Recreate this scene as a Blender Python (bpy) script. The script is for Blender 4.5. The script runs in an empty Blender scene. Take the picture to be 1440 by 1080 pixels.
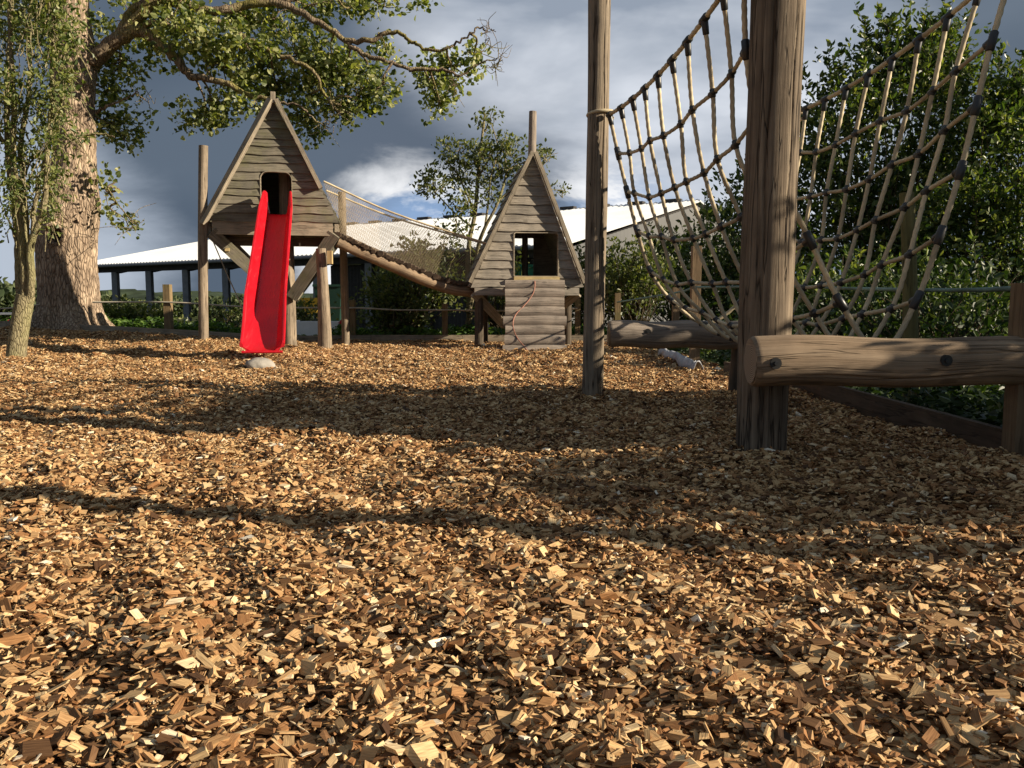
import bpy, math, random
import numpy as np
from mathutils import Vector, Matrix

C = bpy.context.scene.collection
RNG = np.random.default_rng(7)
random.seed(7)
F, H, PITCH = 1166.0, 0.60, math.atan(115 / 1166.0)
cp, sp = math.cos(PITCH), math.sin(PITCH)
SUN_EL, SUN_AZ = math.radians(20.5), math.radians(12)      # sun to the right, a little behind the camera


def at(px, py, Y):
    """point at depth Y seen at that place of the photograph"""
    dx, dy = (px - 720) / F, (540 - py) / F
    r = (dx, cp + dy * sp, -sp + dy * cp)
    k = Y / r[1]
    return Vector((dx * k, Y, H + k * r[2]))


def smooth(a, b, x):
    t = np.clip((x - a) / (b - a), 0, 1)
    return t * t * (3 - 2 * t)


def gz(x, y):
    """height of the ground"""
    x = np.asarray(x, float); y = np.asarray(y, float)
    z = 0.010 * np.sin(1.7 * x + .6) * np.cos(1.3 * y) + 0.012 * np.sin(3.9 * x - 2.1 * y) + 0.008 * np.sin(6.1 * y + 2.3 * x)
    z = z * smooth(16, 12, y)
    z = z + 0.012 * np.exp(-((x - 1.15) ** 2 + (y - 3.05) ** 2) / .5)
    z = z + 0.22 * np.exp(-((x + 7.4) ** 2 / 6 + (y - 13) ** 2 / 7))
    z = z + 0.06 * np.exp(-((x + 2.6) ** 2 / .5 + (y - 8.6) ** 2 / .4)) - 0.05 * np.exp(-((x + 2.45) ** 2 / .3 + (y - 7.7) ** 2 / .3))
    z = z + 0.10 * np.exp(-((x + 3.9) ** 2 / .9 + (y - 10.3) ** 2 / 1.2))
    z = z - 0.10 * smooth(1.95, 2.4, x) * smooth(14, 10, y)
    z = z - 0.7 * smooth(15, 26, y)
    return z


def gp(px, Y):
    X = (px - 720) / F * Y
    g = 0
    for _ in range(3):
        g = float(gz(X, Y)); X = (px - 720) / F * (Y * cp + (H - g) * sp)
    return Vector((X, Y, g))


# ------------------------------------------------------------------ node helpers
def new_mat(name):
    m = bpy.data.materials.new(name); m.use_nodes = True
    nt = m.node_tree; nt.nodes.clear()
    out = nt.nodes.new('ShaderNodeOutputMaterial')
    b = nt.nodes.new('ShaderNodeBsdfPrincipled')
    nt.links.new(b.outputs[0], out.inputs[0])
    return m, nt, b, out


def N(nt, typ, **kw):
    n = nt.nodes.new(typ)
    for k, v in kw.items():
        if k.startswith('i_'):
            key = k[2:].replace('_', ' ')
            n.inputs[key].default_value = v
        else:
            setattr(n, k, v)
    return n


def L(nt, a, b):
    nt.links.new(a, b)


def ramp(nt, stops, fac=None, interp='LINEAR'):
    r = nt.nodes.new('ShaderNodeValToRGB')
    e = r.color_ramp.elements
    r.color_ramp.interpolation = interp
    while len(e) < len(stops):
        e.new(0.5)
    for el, (p, c) in zip(e, stops):
        el.position = p
        el.color = (c[0], c[1], c[2], 1) if len(c) == 3 else c
    if fac is not None:
        L(nt, fac, r.inputs[0])
    return r


def mixc(nt, a, b, fac, mode='MIX'):
    m = nt.nodes.new('ShaderNodeMix'); m.data_type = 'RGBA'; m.blend_type = mode
    for s, v in ((6, a), (7, b)):
        if hasattr(v, 'is_output') or isinstance(v, bpy.types.NodeSocket):
            L(nt, v, m.inputs[s])
        else:
            m.inputs[s].default_value = (*v, 1)
    if isinstance(fac, bpy.types.NodeSocket):
        L(nt, fac, m.inputs[0])
    else:
        m.inputs[0].default_value = fac
    return m.outputs[2]


def wood_mat(name, dark, mid, light, along=1.6, across=45, rough=.85, bump=.5, crack=.6, green=None, spots=None):
    m, nt, b, out = new_mat(name)
    uv = N(nt, 'ShaderNodeUVMap')
    mp = N(nt, 'ShaderNodeMapping'); mp.inputs['Scale'].default_value = (along, across, 1)
    L(nt, uv.outputs[0], mp.inputs[0])
    n1 = N(nt, 'ShaderNodeTexNoise', i_Scale=1.0, i_Detail=8.0, i_Roughness=.7, i_Distortion=.5)
    L(nt, mp.outputs[0], n1.inputs['Vector'])
    r1 = ramp(nt, [(.25, dark), (.5, mid), (.75, light)], n1.outputs[0])
    # long drying cracks
    mp2 = N(nt, 'ShaderNodeMapping'); mp2.inputs['Scale'].default_value = (along * .8, across * .55, 1); mp2.inputs['Location'].default_value = (3, 7, 0)
    L(nt, uv.outputs[0], mp2.inputs[0])
    n2 = N(nt, 'ShaderNodeTexNoise', i_Scale=1.0, i_Detail=3.0, i_Roughness=.5)
    L(nt, mp2.outputs[0], n2.inputs['Vector'])
    ab = N(nt, 'ShaderNodeMath', operation='SUBTRACT'); L(nt, n2.outputs[0], ab.inputs[0]); ab.inputs[1].default_value = .5
    ab2 = N(nt, 'ShaderNodeMath', operation='ABSOLUTE'); L(nt, ab.outputs[0], ab2.inputs[0])
    ck = ramp(nt, [(0, (1, 1, 1)), (.018, (0, 0, 0))], ab2.outputs[0])
    cf = N(nt, 'ShaderNodeMath', operation='MULTIPLY'); L(nt, ck.outputs[0], cf.inputs[0]); cf.inputs[1].default_value = crack
    col = mixc(nt, r1.outputs[0], tuple(c * .35 for c in dark), cf.outputs[0])
    # blotches of weather
    tc = N(nt, 'ShaderNodeTexCoord')
    n3 = N(nt, 'ShaderNodeTexNoise', i_Scale=5.0, i_Detail=4.0, i_Roughness=.6)
    L(nt, tc.outputs['Object'], n3.inputs['Vector'])
    r3 = ramp(nt, [(.3, (.62, .62, .62)), (.7, (1.12, 1.1, 1.06))], n3.outputs[0])
    col = mixc(nt, col, r3.outputs[0], .9, 'MULTIPLY')
    gi = N(nt, 'ShaderNodeNewGeometry')
    rr = ramp(nt, [(0, (.8, .8, .8)), (1, (1.15, 1.13, 1.1))], gi.outputs['Random Per Island'])
    col = mixc(nt, col, rr.outputs[0], .8, 'MULTIPLY')
    if green:
        n4 = N(nt, 'ShaderNodeTexNoise', i_Scale=3.2, i_Detail=5.0, i_Roughness=.65)
        L(nt, tc.outputs['Object'], n4.inputs['Vector'])
        r4 = ramp(nt, [(.5, (0, 0, 0)), (.68, (.75, .75, .75))], n4.outputs[0])
        col = mixc(nt, col, green, r4.outputs[0])
    # knots
    vo = N(nt, 'ShaderNodeTexVoronoi', i_Scale=1.0)
    mp3 = N(nt, 'ShaderNodeMapping'); mp3.inputs['Scale'].default_value = (3.0, 6.5, 1); L(nt, uv.outputs[0], mp3.inputs[0]); L(nt, mp3.outputs[0], vo.inputs['Vector'])
    kn = ramp(nt, [(0, (1, 1, 1)), (.09, (.8, .8, .8)), (.12, (0, 0, 0))], vo.outputs['Distance'])
    kf = N(nt, 'ShaderNodeMath', operation='MULTIPLY'); L(nt, kn.outputs[0], kf.inputs[0]); kf.inputs[1].default_value = .55
    col = mixc(nt, col, tuple(c * .5 for c in dark), kf.outputs[0])
    L(nt, col, b.inputs['Base Color'])
    b.inputs['Roughness'].default_value = rough
    b.inputs['Specular IOR Level'].default_value = .25
    sm = N(nt, 'ShaderNodeMath', operation='SUBTRACT'); L(nt, n1.outputs[0], sm.inputs[0]); L(nt, cf.outputs[0], sm.inputs[1])
    bp = N(nt, 'ShaderNodeBump', i_Strength=bump, i_Distance=.006)
    L(nt, sm.outputs[0], bp.inputs['Height']); L(nt, bp.outputs[0], b.inputs['Normal'])
    return m


def plain_mat(name, col, rough=.6, var=.12, scale=8.0, metal=0.0, bump=0.0, spec=.5):
    m, nt, b, out = new_mat(name)
    tc = N(nt, 'ShaderNodeTexCoord')
    n = N(nt, 'ShaderNodeTexNoise', i_Scale=scale, i_Detail=5.0, i_Roughness=.6)
    L(nt, tc.outputs['Object'], n.inputs['Vector'])
    r = ramp(nt, [(.3, tuple(c * (1 - var) for c in col)), (.7, tuple(min(1, c * (1 + var)) for c in col))], n.outputs[0])
    L(nt, r.outputs[0], b.inputs['Base Color'])
    b.inputs['Roughness'].default_value = rough
    b.inputs['Metallic'].default_value = metal
    b.inputs['Specular IOR Level'].default_value = spec
    if bump:
        bp = N(nt, 'ShaderNodeBump', i_Strength=bump, i_Distance=.02)
        L(nt, n.outputs[0], bp.inputs['Height']); L(nt, bp.outputs[0], b.inputs['Normal'])
    return m


def leaf_mat(name, stops, trans=.35, rough=.42):
    m, nt, b, out = new_mat(name)
    gi = N(nt, 'ShaderNodeNewGeometry')
    r = ramp(nt, stops, gi.outputs['Random Per Island'])
    L(nt, r.outputs[0], b.inputs['Base Color'])
    b.inputs['Roughness'].default_value = rough
    b.inputs['Specular IOR Level'].default_value = .4
    tr = N(nt, 'ShaderNodeBsdfTranslucent')
    tcol = mixc(nt, r.outputs[0], (1.5, 1.6, .5), 1.0, 'MULTIPLY')
    L(nt, tcol, tr.inputs['Color'])
    mx = N(nt, 'ShaderNodeMixShader'); mx.inputs[0].default_value = trans
    L(nt, b.outputs[0], mx.inputs[1]); L(nt, tr.outputs[0], mx.inputs[2])
    L(nt, mx.outputs[0], out.inputs[0])
    return m


def bark_mat(name, dark, light, moss=None, scale=1.0, bump=1.0):
    m, nt, b, out = new_mat(name)
    tc = N(nt, 'ShaderNodeTexCoord')
    mp = N(nt, 'ShaderNodeMapping'); mp.inputs['Scale'].default_value = (14 * scale, 14 * scale, 3.5 * scale)
    L(nt, tc.outputs['Object'], mp.inputs[0])
    n = N(nt, 'ShaderNodeTexNoise', i_Scale=1.0, i_Detail=7.0, i_Roughness=.68, i_Distortion=.6)
    L(nt, mp.outputs[0], n.inputs['Vector'])
    v = N(nt, 'ShaderNodeTexVoronoi', i_Scale=1.1, feature='DISTANCE_TO_EDGE'); L(nt, mp.outputs[0], v.inputs['Vector'])
    r = ramp(nt, [(.3, dark), (.62, light)], n.outputs[0])
    rv = ramp(nt, [(0, (.45, .42, .4)), (.16, (1, 1, 1))], v.outputs['Distance'])
    col = mixc(nt, r.outputs[0], rv.outputs[0], .75, 'MULTIPLY')
    n2 = N(nt, 'ShaderNodeTexNoise', i_Scale=2.2, i_Detail=4.0); L(nt, tc.outputs['Object'], n2.inputs['Vector'])
    r2 = ramp(nt, [(.35, (.7, .68, .66)), (.65, (1.1, 1.08, 1.02))], n2.outputs[0])
    col = mixc(nt, col, r2.outputs[0], 1, 'MULTIPLY')
    if moss:
        r3 = ramp(nt, [(.48, (0, 0, 0)), (.62, (.8, .8, .8))], n2.outputs[0])
        col = mixc(nt, col, moss, r3.outputs[0])
    L(nt, col, b.inputs['Base Color'])
    b.inputs['Roughness'].default_value = .95; b.inputs['Specular IOR Level'].default_value = .15
    ad = N(nt, 'ShaderNodeMath', operation='ADD'); L(nt, n.outputs[0], ad.inputs[0]); L(nt, rv.outputs[0], ad.inputs[1])
    bp = N(nt, 'ShaderNodeBump', i_Strength=bump, i_Distance=.03); L(nt, ad.outputs[0], bp.inputs['Height']); L(nt, bp.outputs[0], b.inputs['Normal'])
    return m


M = {}
M['board'] = wood_mat('weathered_board', (.105, .096, .075), (.207, .190, .152), (.315, .292, .24), along=1.5, across=60, green=(.17, .165, .085))
M['board_two'] = wood_mat('weathered_board_grey', (.17, .150, .126), (.32, .29, .25), (.455, .415, .365), along=1.5, across=60)
M['edge'] = wood_mat('weathered_edge_board', (.18, .152, .118), (.34, .295, .23), (.47, .42, .33), across=50)
M['pole'] = wood_mat('weathered_pole', (.13, .10, .073), (.29, .235, .175), (.46, .39, .31), along=1.3, across=58, bump=.8, crack=.9)
M['pole_front'] = wood_mat('dark_weathered_pole', (.085, .062, .044), (.19, .148, .108), (.34, .28, .21), along=1.5, across=44, bump=.9, crack=.95)
M['beam'] = wood_mat('bare_log', (.16, .108, .068), (.32, .235, .160), (.46, .355, .255), along=1.1, across=46, bump=.8, crack=.6)
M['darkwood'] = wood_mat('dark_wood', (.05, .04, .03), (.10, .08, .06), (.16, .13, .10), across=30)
M['log'] = wood_mat('ramp_log', (.165, .138, .115), (.32, .27, .228), (.46, .40, .345), across=50)
M['post'] = wood_mat('fence_post_wood', (.14, .10, .05), (.25, .18, .10), (.34, .26, .15), across=32, green=(.14, .14, .05))
M['redpost'] = wood_mat('brown_post_wood', (.13, .085, .05), (.22, .155, .095), (.30, .22, .14), across=44)
M['stake'] = wood_mat('green_stake', (.10, .09, .04), (.17, .16, .07), (.24, .22, .11), across=28)
M['pale'] = wood_mat('pale_new_wood', (.40, .30, .14), (.55, .43, .22), (.66, .54, .32), across=26, crack=.2)
M['kerb'] = wood_mat('edging_board', (.05, .035, .024), (.10, .07, .05), (.16, .12, .085), across=26)
M['red'] = plain_mat('red_plastic', (.58, .008, .018), rough=.33, var=.10, scale=5)
def slide_mat():
    m, nt, b, out = new_mat('moulded_red_plastic')
    tc = N(nt, 'ShaderNodeTexCoord')
    n = N(nt, 'ShaderNodeTexNoise', i_Scale=3.0, i_Detail=6.0, i_Roughness=.65); L(nt, tc.outputs['Object'], n.inputs['Vector'])
    mp = N(nt, 'ShaderNodeMapping'); mp.inputs['Scale'].default_value = (60, 4, 4); L(nt, tc.outputs['Object'], mp.inputs[0])
    n2 = N(nt, 'ShaderNodeTexNoise', i_Scale=1.0, i_Detail=4.0, i_Roughness=.6); L(nt, mp.outputs[0], n2.inputs['Vector'])
    c1 = ramp(nt, [(.3, (.46, .006, .014)), (.7, (.62, .010, .022))], n.outputs[0])
    sc_ = ramp(nt, [(.60, (0, 0, 0)), (.78, (.35, .35, .35))], n2.outputs[0])
    L(nt, mixc(nt, c1.outputs[0], (.62, .11, .10), sc_.outputs[0]), b.inputs['Base Color'])
    rr = ramp(nt, [(.3, (.22, .22, .22)), (.7, (.46, .46, .46))], n2.outputs[0]); L(nt, rr.outputs[0], b.inputs['Roughness'])
    return m
M['slide'] = slide_mat()
M['clip'] = plain_mat('black_plastic', (.025, .027, .03), rough=.38, var=.2, scale=40)
M['metal'] = plain_mat('grey_metal', (.30, .30, .30), rough=.4, metal=.9)
M['bolt'] = plain_mat('bolt_black', (.02, .02, .02), rough=.5, var=.3)
def endgrain_mat():
    m, nt, b, out = new_mat('end_grain')
    tc = N(nt, 'ShaderNodeTexCoord')
    w = N(nt, 'ShaderNodeTexWave', wave_type='RINGS', rings_direction='SPHERICAL', i_Scale=2.0, i_Distortion=1.5, i_Detail=3.0)
    mp = N(nt, 'ShaderNodeMapping'); mp.inputs['Scale'].default_value = (0, 20, 20); mp.inputs['Location'].default_value = (0, .4, -7.6); L(nt, tc.outputs['Object'], mp.inputs[0]); L(nt, mp.outputs[0], w.inputs['Vector'])
    r = ramp(nt, [(.2, (.16, .11, .07)), (.8, (.34, .26, .18))], w.outputs[0]); L(nt, r.outputs[0], b.inputs['Base Color']); b.inputs['Roughness'].default_value = .9
    return m
M['endgrain'] = endgrain_mat()
M['rock'] = plain_mat('stone', (.30, .275, .24), rough=.9, var=.3, scale=9, bump=.5)
M['white'] = plain_mat('white_plastic', (.80, .80, .80), rough=.5, var=.05)
M['membrane'] = plain_mat('pale_membrane', (.36, .37, .40), rough=.7, var=.25, scale=14, bump=.4)
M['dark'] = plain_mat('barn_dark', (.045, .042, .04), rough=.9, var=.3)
M['steel'] = plain_mat('barn_post', (.20, .21, .23), rough=.6, var=.2)
M['green_p'] = plain_mat('shaded_green_plastic', (.008, .036, .026), rough=.5)  # bin green darkened, shade put into the colour
M['green_lit'] = plain_mat('sunlit_green_plastic', (.02, .20, .10), rough=.5)  # brighter bin green, sunlight put into the colour
M['yellow_p'] = plain_mat('yellow_paint', (.45, .30, .04), rough=.5)
M['greycar'] = plain_mat('grey_paint', (.38, .40, .44), rough=.35)
M['netting'] = plain_mat('tan_netting', (.38, .30, .20), rough=.9)
M['bark'] = bark_mat('big_bark', (.23, .165, .12), (.58, .46, .35), scale=1.7, bump=1.0)
M['limb'] = bark_mat('limb_bark', (.16, .12, .08), (.44, .355, .255), moss=(.22, .20, .05), scale=1.6)
M['stem'] = bark_mat('stem_bark', (.20, .175, .10), (.46, .41, .26), moss=(.25, .24, .11), scale=3.5, bump=.7)
M['twig'] = bark_mat('twig_bark', (.06, .05, .035), (.17, .14, .095), scale=5, bump=.5)

# rope: laid strands come from the mesh, fibres from the noise
def rope_mat(name, a, b_):
    m, nt, b, out = new_mat(name)
    uv = N(nt, 'ShaderNodeUVMap')
    mp = N(nt, 'ShaderNodeMapping'); mp.inputs['Scale'].default_value = (60, 500, 1); L(nt, uv.outputs[0], mp.inputs[0])
    n = N(nt, 'ShaderNodeTexNoise', i_Scale=1.0, i_Detail=3.0); L(nt, mp.outputs[0], n.inputs['Vector'])
    tc = N(nt, 'ShaderNodeTexCoord')
    n2 = N(nt, 'ShaderNodeTexNoise', i_Scale=4.0, i_Detail=4.0); L(nt, tc.outputs['Object'], n2.inputs['Vector'])
    r = ramp(nt, [(.3, a), (.7, b_)], n.outputs[0])
    r2 = ramp(nt, [(.35, (.65, .62, .6)), (.65, (1.1, 1.1, 1.1))], n2.outputs[0])
    L(nt, mixc(nt, r.outputs[0], r2.outputs[0], 1, 'MULTIPLY'), b.inputs['Base Color'])
    b.inputs['Roughness'].default_value = .85; b.inputs['Specular IOR Level'].default_value = .2
    return m

M['rope'] = rope_mat('hemp_rope', (.46, .385, .25), (.72, .63, .45))
M['greenrope'] = rope_mat('green_rope', (.12, .22, .20), (.26, .38, .36))
M['redrope'] = rope_mat('red_rope', (.33, .15, .11), (.48, .25, .19))
M['palerope'] = rope_mat('pale_rope', (.42, .38, .30), (.62, .57, .46))

M['leaf_big'] = leaf_mat('sycamore_leaf', [(0, (.05, .075, .022)), (.35, (.13, .165, .052)), (.7, (.27, .295, .12)), (1, (.48, .47, .23))], .42)
M['leaf_front'] = leaf_mat('young_leaf', [(0, (.05, .08, .02)), (.5, (.13, .17, .05)), (1, (.30, .31, .11))], .35)
M['leaf_hedge'] = leaf_mat('hedge_leaf', [(0, (.022, .045, .011)), (.45, (.06, .10, .026)), (.75, (.14, .18, .05)), (1, (.28, .30, .10))], .33, .38)
M['leaf_bush'] = leaf_mat('bush_leaf', [(0, (.035, .055, .016)), (.5, (.09, .12, .036)), (1, (.21, .22, .085))], .35)
M['leaf_birch'] = leaf_mat('small_tree_leaf', [(0, (.055, .075, .028)), (.5, (.12, .145, .06)), (1, (.24, .25, .11))], .35)
M['leaf_shade'] = leaf_mat('shaded_undergrowth_leaf', [(0, (.012, .028, .007)), (.6, (.03, .058, .014)), (1, (.09, .12, .035))], .2, .5)  # darker leaf copy, shade at the hedge foot put into the colour
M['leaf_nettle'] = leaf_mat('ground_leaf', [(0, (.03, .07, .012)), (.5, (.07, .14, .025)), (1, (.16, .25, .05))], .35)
M['leaf_far'] = leaf_mat('far_leaf', [(0, (.03, .05, .02)), (.5, (.055, .08, .03)), (1, (.10, .12, .05))], .15, .7)


# ------------------------------------------------------------------ mesh builder
class MB:
    def __init__(s):
        s.v = []; s.f = []; s.uv = []; s.sm = []; s.n = 0

    def add(s, verts, faces, uvs, smooth=False):
        b = s.n
        s.v.extend([tuple(map(float, p)) for p in verts]); s.n += len(verts)
        for f, u in zip(faces, uvs):
            s.f.append([b + i for i in f]); s.uv.extend(u); s.sm.append(smooth)

    def tube(s, pts, rad, sides=10, caps=True, wob=0.0, strand=0.0, pitch=.06, seed=None, step=None, flat=False, cracks=()):
        P = np.array([tuple(p) for p in pts], float)
        if np.isscalar(rad): rad = [rad] * len(P)
        R = np.array(rad, float)
        if step:
            d = np.r_[0, np.cumsum(np.linalg.norm(np.diff(P, axis=0), axis=1))]
            n = max(2, int(d[-1] / step) + 1); q = np.linspace(0, d[-1], n)
            P = np.stack([np.interp(q, d, P[:, k]) for k in range(3)], 1); R = np.interp(q, d, R)
        T = np.gradient(P, axis=0); T /= np.linalg.norm(T, axis=1)[:, None] + 1e-12
        ref = np.array([0, 0, 1.0]) if abs(T[0][2]) < .9 else np.array([0, 1.0, 0])
        u = np.cross(T[0], ref); u /= np.linalg.norm(u)
        d = np.r_[0, np.cumsum(np.linalg.norm(np.diff(P, axis=0), axis=1))]
        rs = np.random.default_rng(seed if seed is not None else random.randrange(1 << 30))
        off = rs.uniform(0, 20)
        ph = rs.uniform(0, 6.28, 4)
        V = []
        ang = np.linspace(0, 2 * math.pi, sides, endpoint=False)
        for i in range(len(P)):
            u = u - T[i] * np.dot(u, T[i]); u /= np.linalg.norm(u); w = np.cross(T[i], u)
            r = R[i] * np.ones(sides)
            if wob:
                r = r * (1 + wob * (np.sin(2 * ang + ph[0] + d[i] * 1.3) * .5 + np.sin(3 * ang + ph[1] - d[i] * 2.1) * .35 + math.sin(d[i] * 5 + ph[2]) * .4))
            if strand:
                r = r * (1 + strand * np.cos(3 * ang - d[i] * 2 * math.pi / pitch))
            for (a0, d0, d1, dep, wd) in cracks:
                if d0 < d[i] < d1:
                    ac = a0 + .10 * math.sin(d[i] * 3.1 + a0) + .04 * math.sin(d[i] * 11 + a0 * 3)
                    da = (ang - ac + math.pi) % (2 * math.pi) - math.pi
                    r = r - dep * math.sin(math.pi * (d[i] - d0) / (d1 - d0)) ** .5 * np.exp(-(da / wd) ** 2)
            V.extend((P[i] + np.outer(np.cos(ang) * r, u) + np.outer(np.sin(ang) * r, w)))
        fs, us = [], []
        ra = max(R.mean(), 1e-4)
        for i in range(len(P) - 1):
            for k in range(sides):
                k2 = (k + 1) % sides
                fs.append([i * sides + k, i * sides + k2, (i + 1) * sides + k2, (i + 1) * sides + k])
                a0, a1 = k / sides * 2 * math.pi * ra + off, (k + 1) / sides * 2 * math.pi * ra + off
                us.append([(d[i] + off, a0), (d[i] + off, a1), (d[i + 1] + off, a1), (d[i + 1] + off, a0)])
        s.add(V, fs, us, not flat)
        if caps:
            for i, rev in ((0, True), (len(P) - 1, False)):
                ring = V[i * sides:(i + 1) * sides]
                idx = list(range(sides))
                if rev: idx = idx[::-1]
                s.add(ring, [idx], [[(off + .3 * math.cos(ang[k]) * R[i], off + math.sin(ang[k]) * R[i]) for k in idx]], False)

    def hexa(s, v8, long_axis=0, seed=None):
        """box from 8 corners: index bits x=1,y=2,z=4"""
        v8 = [Vector(p) for p in v8]
        off = random.uniform(0, 20)
        fcs = [(0, 2, 3, 1), (4, 5, 7, 6), (0, 1, 5, 4), (2, 6, 7, 3), (0, 4, 6, 2), (1, 3, 7, 5)]
        bits = [1, 2, 4]; la = bits[long_axis]
        ln = (v8[la] - v8[0]).length
        us = []
        for f in fcs:
            other = [b for b in bits if b != la and any(((i & b) != (f[0] & b)) for i in f)]
            row = []
            for i in f:
                u_ = ln if i & la else 0
                v_ = 0
                for b in other:
                    if i & b: v_ += (v8[b] - v8[0]).length
                row.append((u_ + off, v_ + off))
            us.append(row)
        s.add(v8, fcs, us)

    def box(s, c, size, rot=None, long_axis=None):
        c = Vector(c); hx, hy, hz = [q / 2 for q in size]
        R = rot if rot is not None else Matrix.Identity(3)
        v = [c + R @ Vector(((hx if i & 1 else -hx), (hy if i & 2 else -hy), (hz if i & 4 else -hz))) for i in range(8)]
        if long_axis is None: long_axis = max(range(3), key=lambda k: size[k])
        s.hexa(v, long_axis)

    def bar(s, a, b, w, t, up=(0, 0, 1)):
        """square timber from a to b; w along the side, t along up"""
        a, b = Vector(a), Vector(b); x = (b - a).normalized(); y = Vector(up).cross(x).normalized(); z = x.cross(y)
        v = []
        for i in range(8):
            v.append((b if i & 1 else a) + y * (w / 2 if i & 2 else -w / 2) + z * (t / 2 if i & 4 else -t / 2))
        s.hexa(v, 0)

    def poly(s, pts, thick, nrm):
        """flat polygon with a thickness along -nrm"""
        nrm = Vector(nrm).normalized(); n = len(pts); p = [Vector(q) for q in pts]
        q = [v - nrm * thick for v in p]
        fs = [list(range(n)), list(range(2 * n - 1, n - 1, -1))]
        for i in range(n):
            j = (i + 1) % n; fs.append([i, n + i, n + j, j])
        V = p + q
        a = (p[1] - p[0]).normalized(); b_ = nrm.cross(a)
        us = [[(V[i].dot(a), V[i].dot(b_)) for i in f] for f in fs]
        s.add(V, fs, us)

    def build(s, name, mat, parent=None, loc=None):
        me = bpy.data.meshes.new(name)
        me.from_pydata(s.v, [], s.f)
        l = me.uv_layers.new(name='UVMap')
        l.data.foreach_set('uv', np.array(s.uv, np.float32).ravel())
        me.polygons.foreach_set('use_smooth', np.array(s.sm, bool))
        me.materials.append(mat)
        me.update()
        o = bpy.data.objects.new(name, me); C.objects.link(o)
        if parent: o.parent = parent
        if loc is not None: o.location = loc
        return o


def tag(o, label=None, cat=None, group=None, kind=None):
    if label: o['label'] = label
    if cat: o['category'] = cat
    if group: o['group'] = group
    if kind: o['kind'] = kind
    return o


def empty(name, loc, label, cat, group=None, rz=0):
    o = bpy.data.objects.new(name, None); C.objects.link(o)
    o.location = loc; o.rotation_euler = (0, 0, rz); o.empty_display_size = .1
    return tag(o, label, cat, group)


def np_mesh(name, V, faces_n, idx, mat, parent=None, uv=None, smooth=False):
    """fast mesh: V (n,3), all faces with faces_n corners, idx flat"""
    me = bpy.data.meshes.new(name)
    nf = len(idx) // faces_n
    me.vertices.add(len(V)); me.vertices.foreach_set('co', np.asarray(V, np.float32).ravel())
    me.loops.add(len(idx)); me.loops.foreach_set('vertex_index', np.asarray(idx, np.int32))
    me.polygons.add(nf); me.polygons.foreach_set('loop_start', np.arange(nf, dtype=np.int32) * faces_n)
    me.polygons.foreach_set('use_smooth', np.full(nf, smooth))
    if uv is not None:
        l = me.uv_layers.new(name='UVMap'); l.data.foreach_set('uv', np.asarray(uv, np.float32).ravel())
    me.materials.append(mat); me.update(calc_edges=True)
    o = bpy.data.objects.new(name, me); C.objects.link(o)
    if parent: o.parent = parent
    return o


def spline(pts, n=8):
    """Catmull-Rom through pts"""
    P = np.array([tuple(p) for p in pts], float)
    P = np.vstack([2 * P[0] - P[1], P, 2 * P[-1] - P[-2]])
    out = []
    for i in range(1, len(P) - 2):
        p0, p1, p2, p3 = P[i - 1:i + 3]
        for t in np.linspace(0, 1, n, endpoint=False):
            out.append(.5 * ((2 * p1) + (-p0 + p2) * t + (2 * p0 - 5 * p1 + 4 * p2 - p3) * t * t + (-p0 + 3 * p1 - 3 * p2 + p3) * t ** 3))
    out.append(P[-2])
    return np.array(out)


# ------------------------------------------------------------------ ground, chips, hills
def chip_colours(nt, fac):
    return ramp(nt, [(0, (.06, .030, .015)), (.16, (.19, .10, .044)), (.32, (.33, .165, .068)), (.52, (.45, .275, .13)), (.8, (.60, .41, .21)), (.95, (.72, .54, .31)), (.985, (.76, .62, .42)), (1, (.86, .80, .68))], fac)


def ground_mat():
    m, nt, b, out = new_mat('ground_chips_and_soil')
    g = N(nt, 'ShaderNodeNewGeometry')
    v = N(nt, 'ShaderNodeTexVoronoi', i_Scale=70.0, i_Randomness=1.0); L(nt, g.outputs['Position'], v.inputs['Vector'])
    hs = N(nt, 'ShaderNodeSeparateColor'); L(nt, v.outputs['Color'], hs.inputs[0])
    chips = chip_colours(nt, hs.outputs[0])
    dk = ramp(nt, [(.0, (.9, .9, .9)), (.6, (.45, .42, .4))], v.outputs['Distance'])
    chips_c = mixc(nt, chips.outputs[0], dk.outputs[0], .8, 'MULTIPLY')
    n = N(nt, 'ShaderNodeTexNoise', i_Scale=1.2, i_Detail=6.0); L(nt, g.outputs['Position'], n.inputs['Vector'])
    grass = ramp(nt, [(.35, (.03, .028, .014)), (.5, (.045, .055, .018)), (.7, (.075, .10, .028))], n.outputs[0])
    sx = N(nt, 'ShaderNodeSeparateXYZ'); L(nt, g.outputs['Position'], sx.inputs[0])
    a = N(nt, 'ShaderNodeMath', operation='LESS_THAN'); L(nt, sx.outputs[0], a.inputs[0]); a.inputs[1].default_value = 1.93
    c = N(nt, 'ShaderNodeMath', operation='LESS_THAN'); L(nt, sx.outputs[1], c.inputs[0]); c.inputs[1].default_value = 12.6
    e = N(nt, 'ShaderNodeMath', operation='MULTIPLY'); L(nt, a.outputs[0], e.inputs[0]); L(nt, c.outputs[0], e.inputs[1])
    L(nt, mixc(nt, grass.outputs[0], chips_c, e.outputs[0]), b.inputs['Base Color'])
    b.inputs['Roughness'].default_value = .95; b.inputs['Specular IOR Level'].default_value = .1
    bp = N(nt, 'ShaderNodeBump', i_Strength=1.0, i_Distance=.02); L(nt, hs.outputs[1], bp.inputs['Height']); L(nt, bp.outputs[0], b.inputs['Normal'])
    return m


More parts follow.
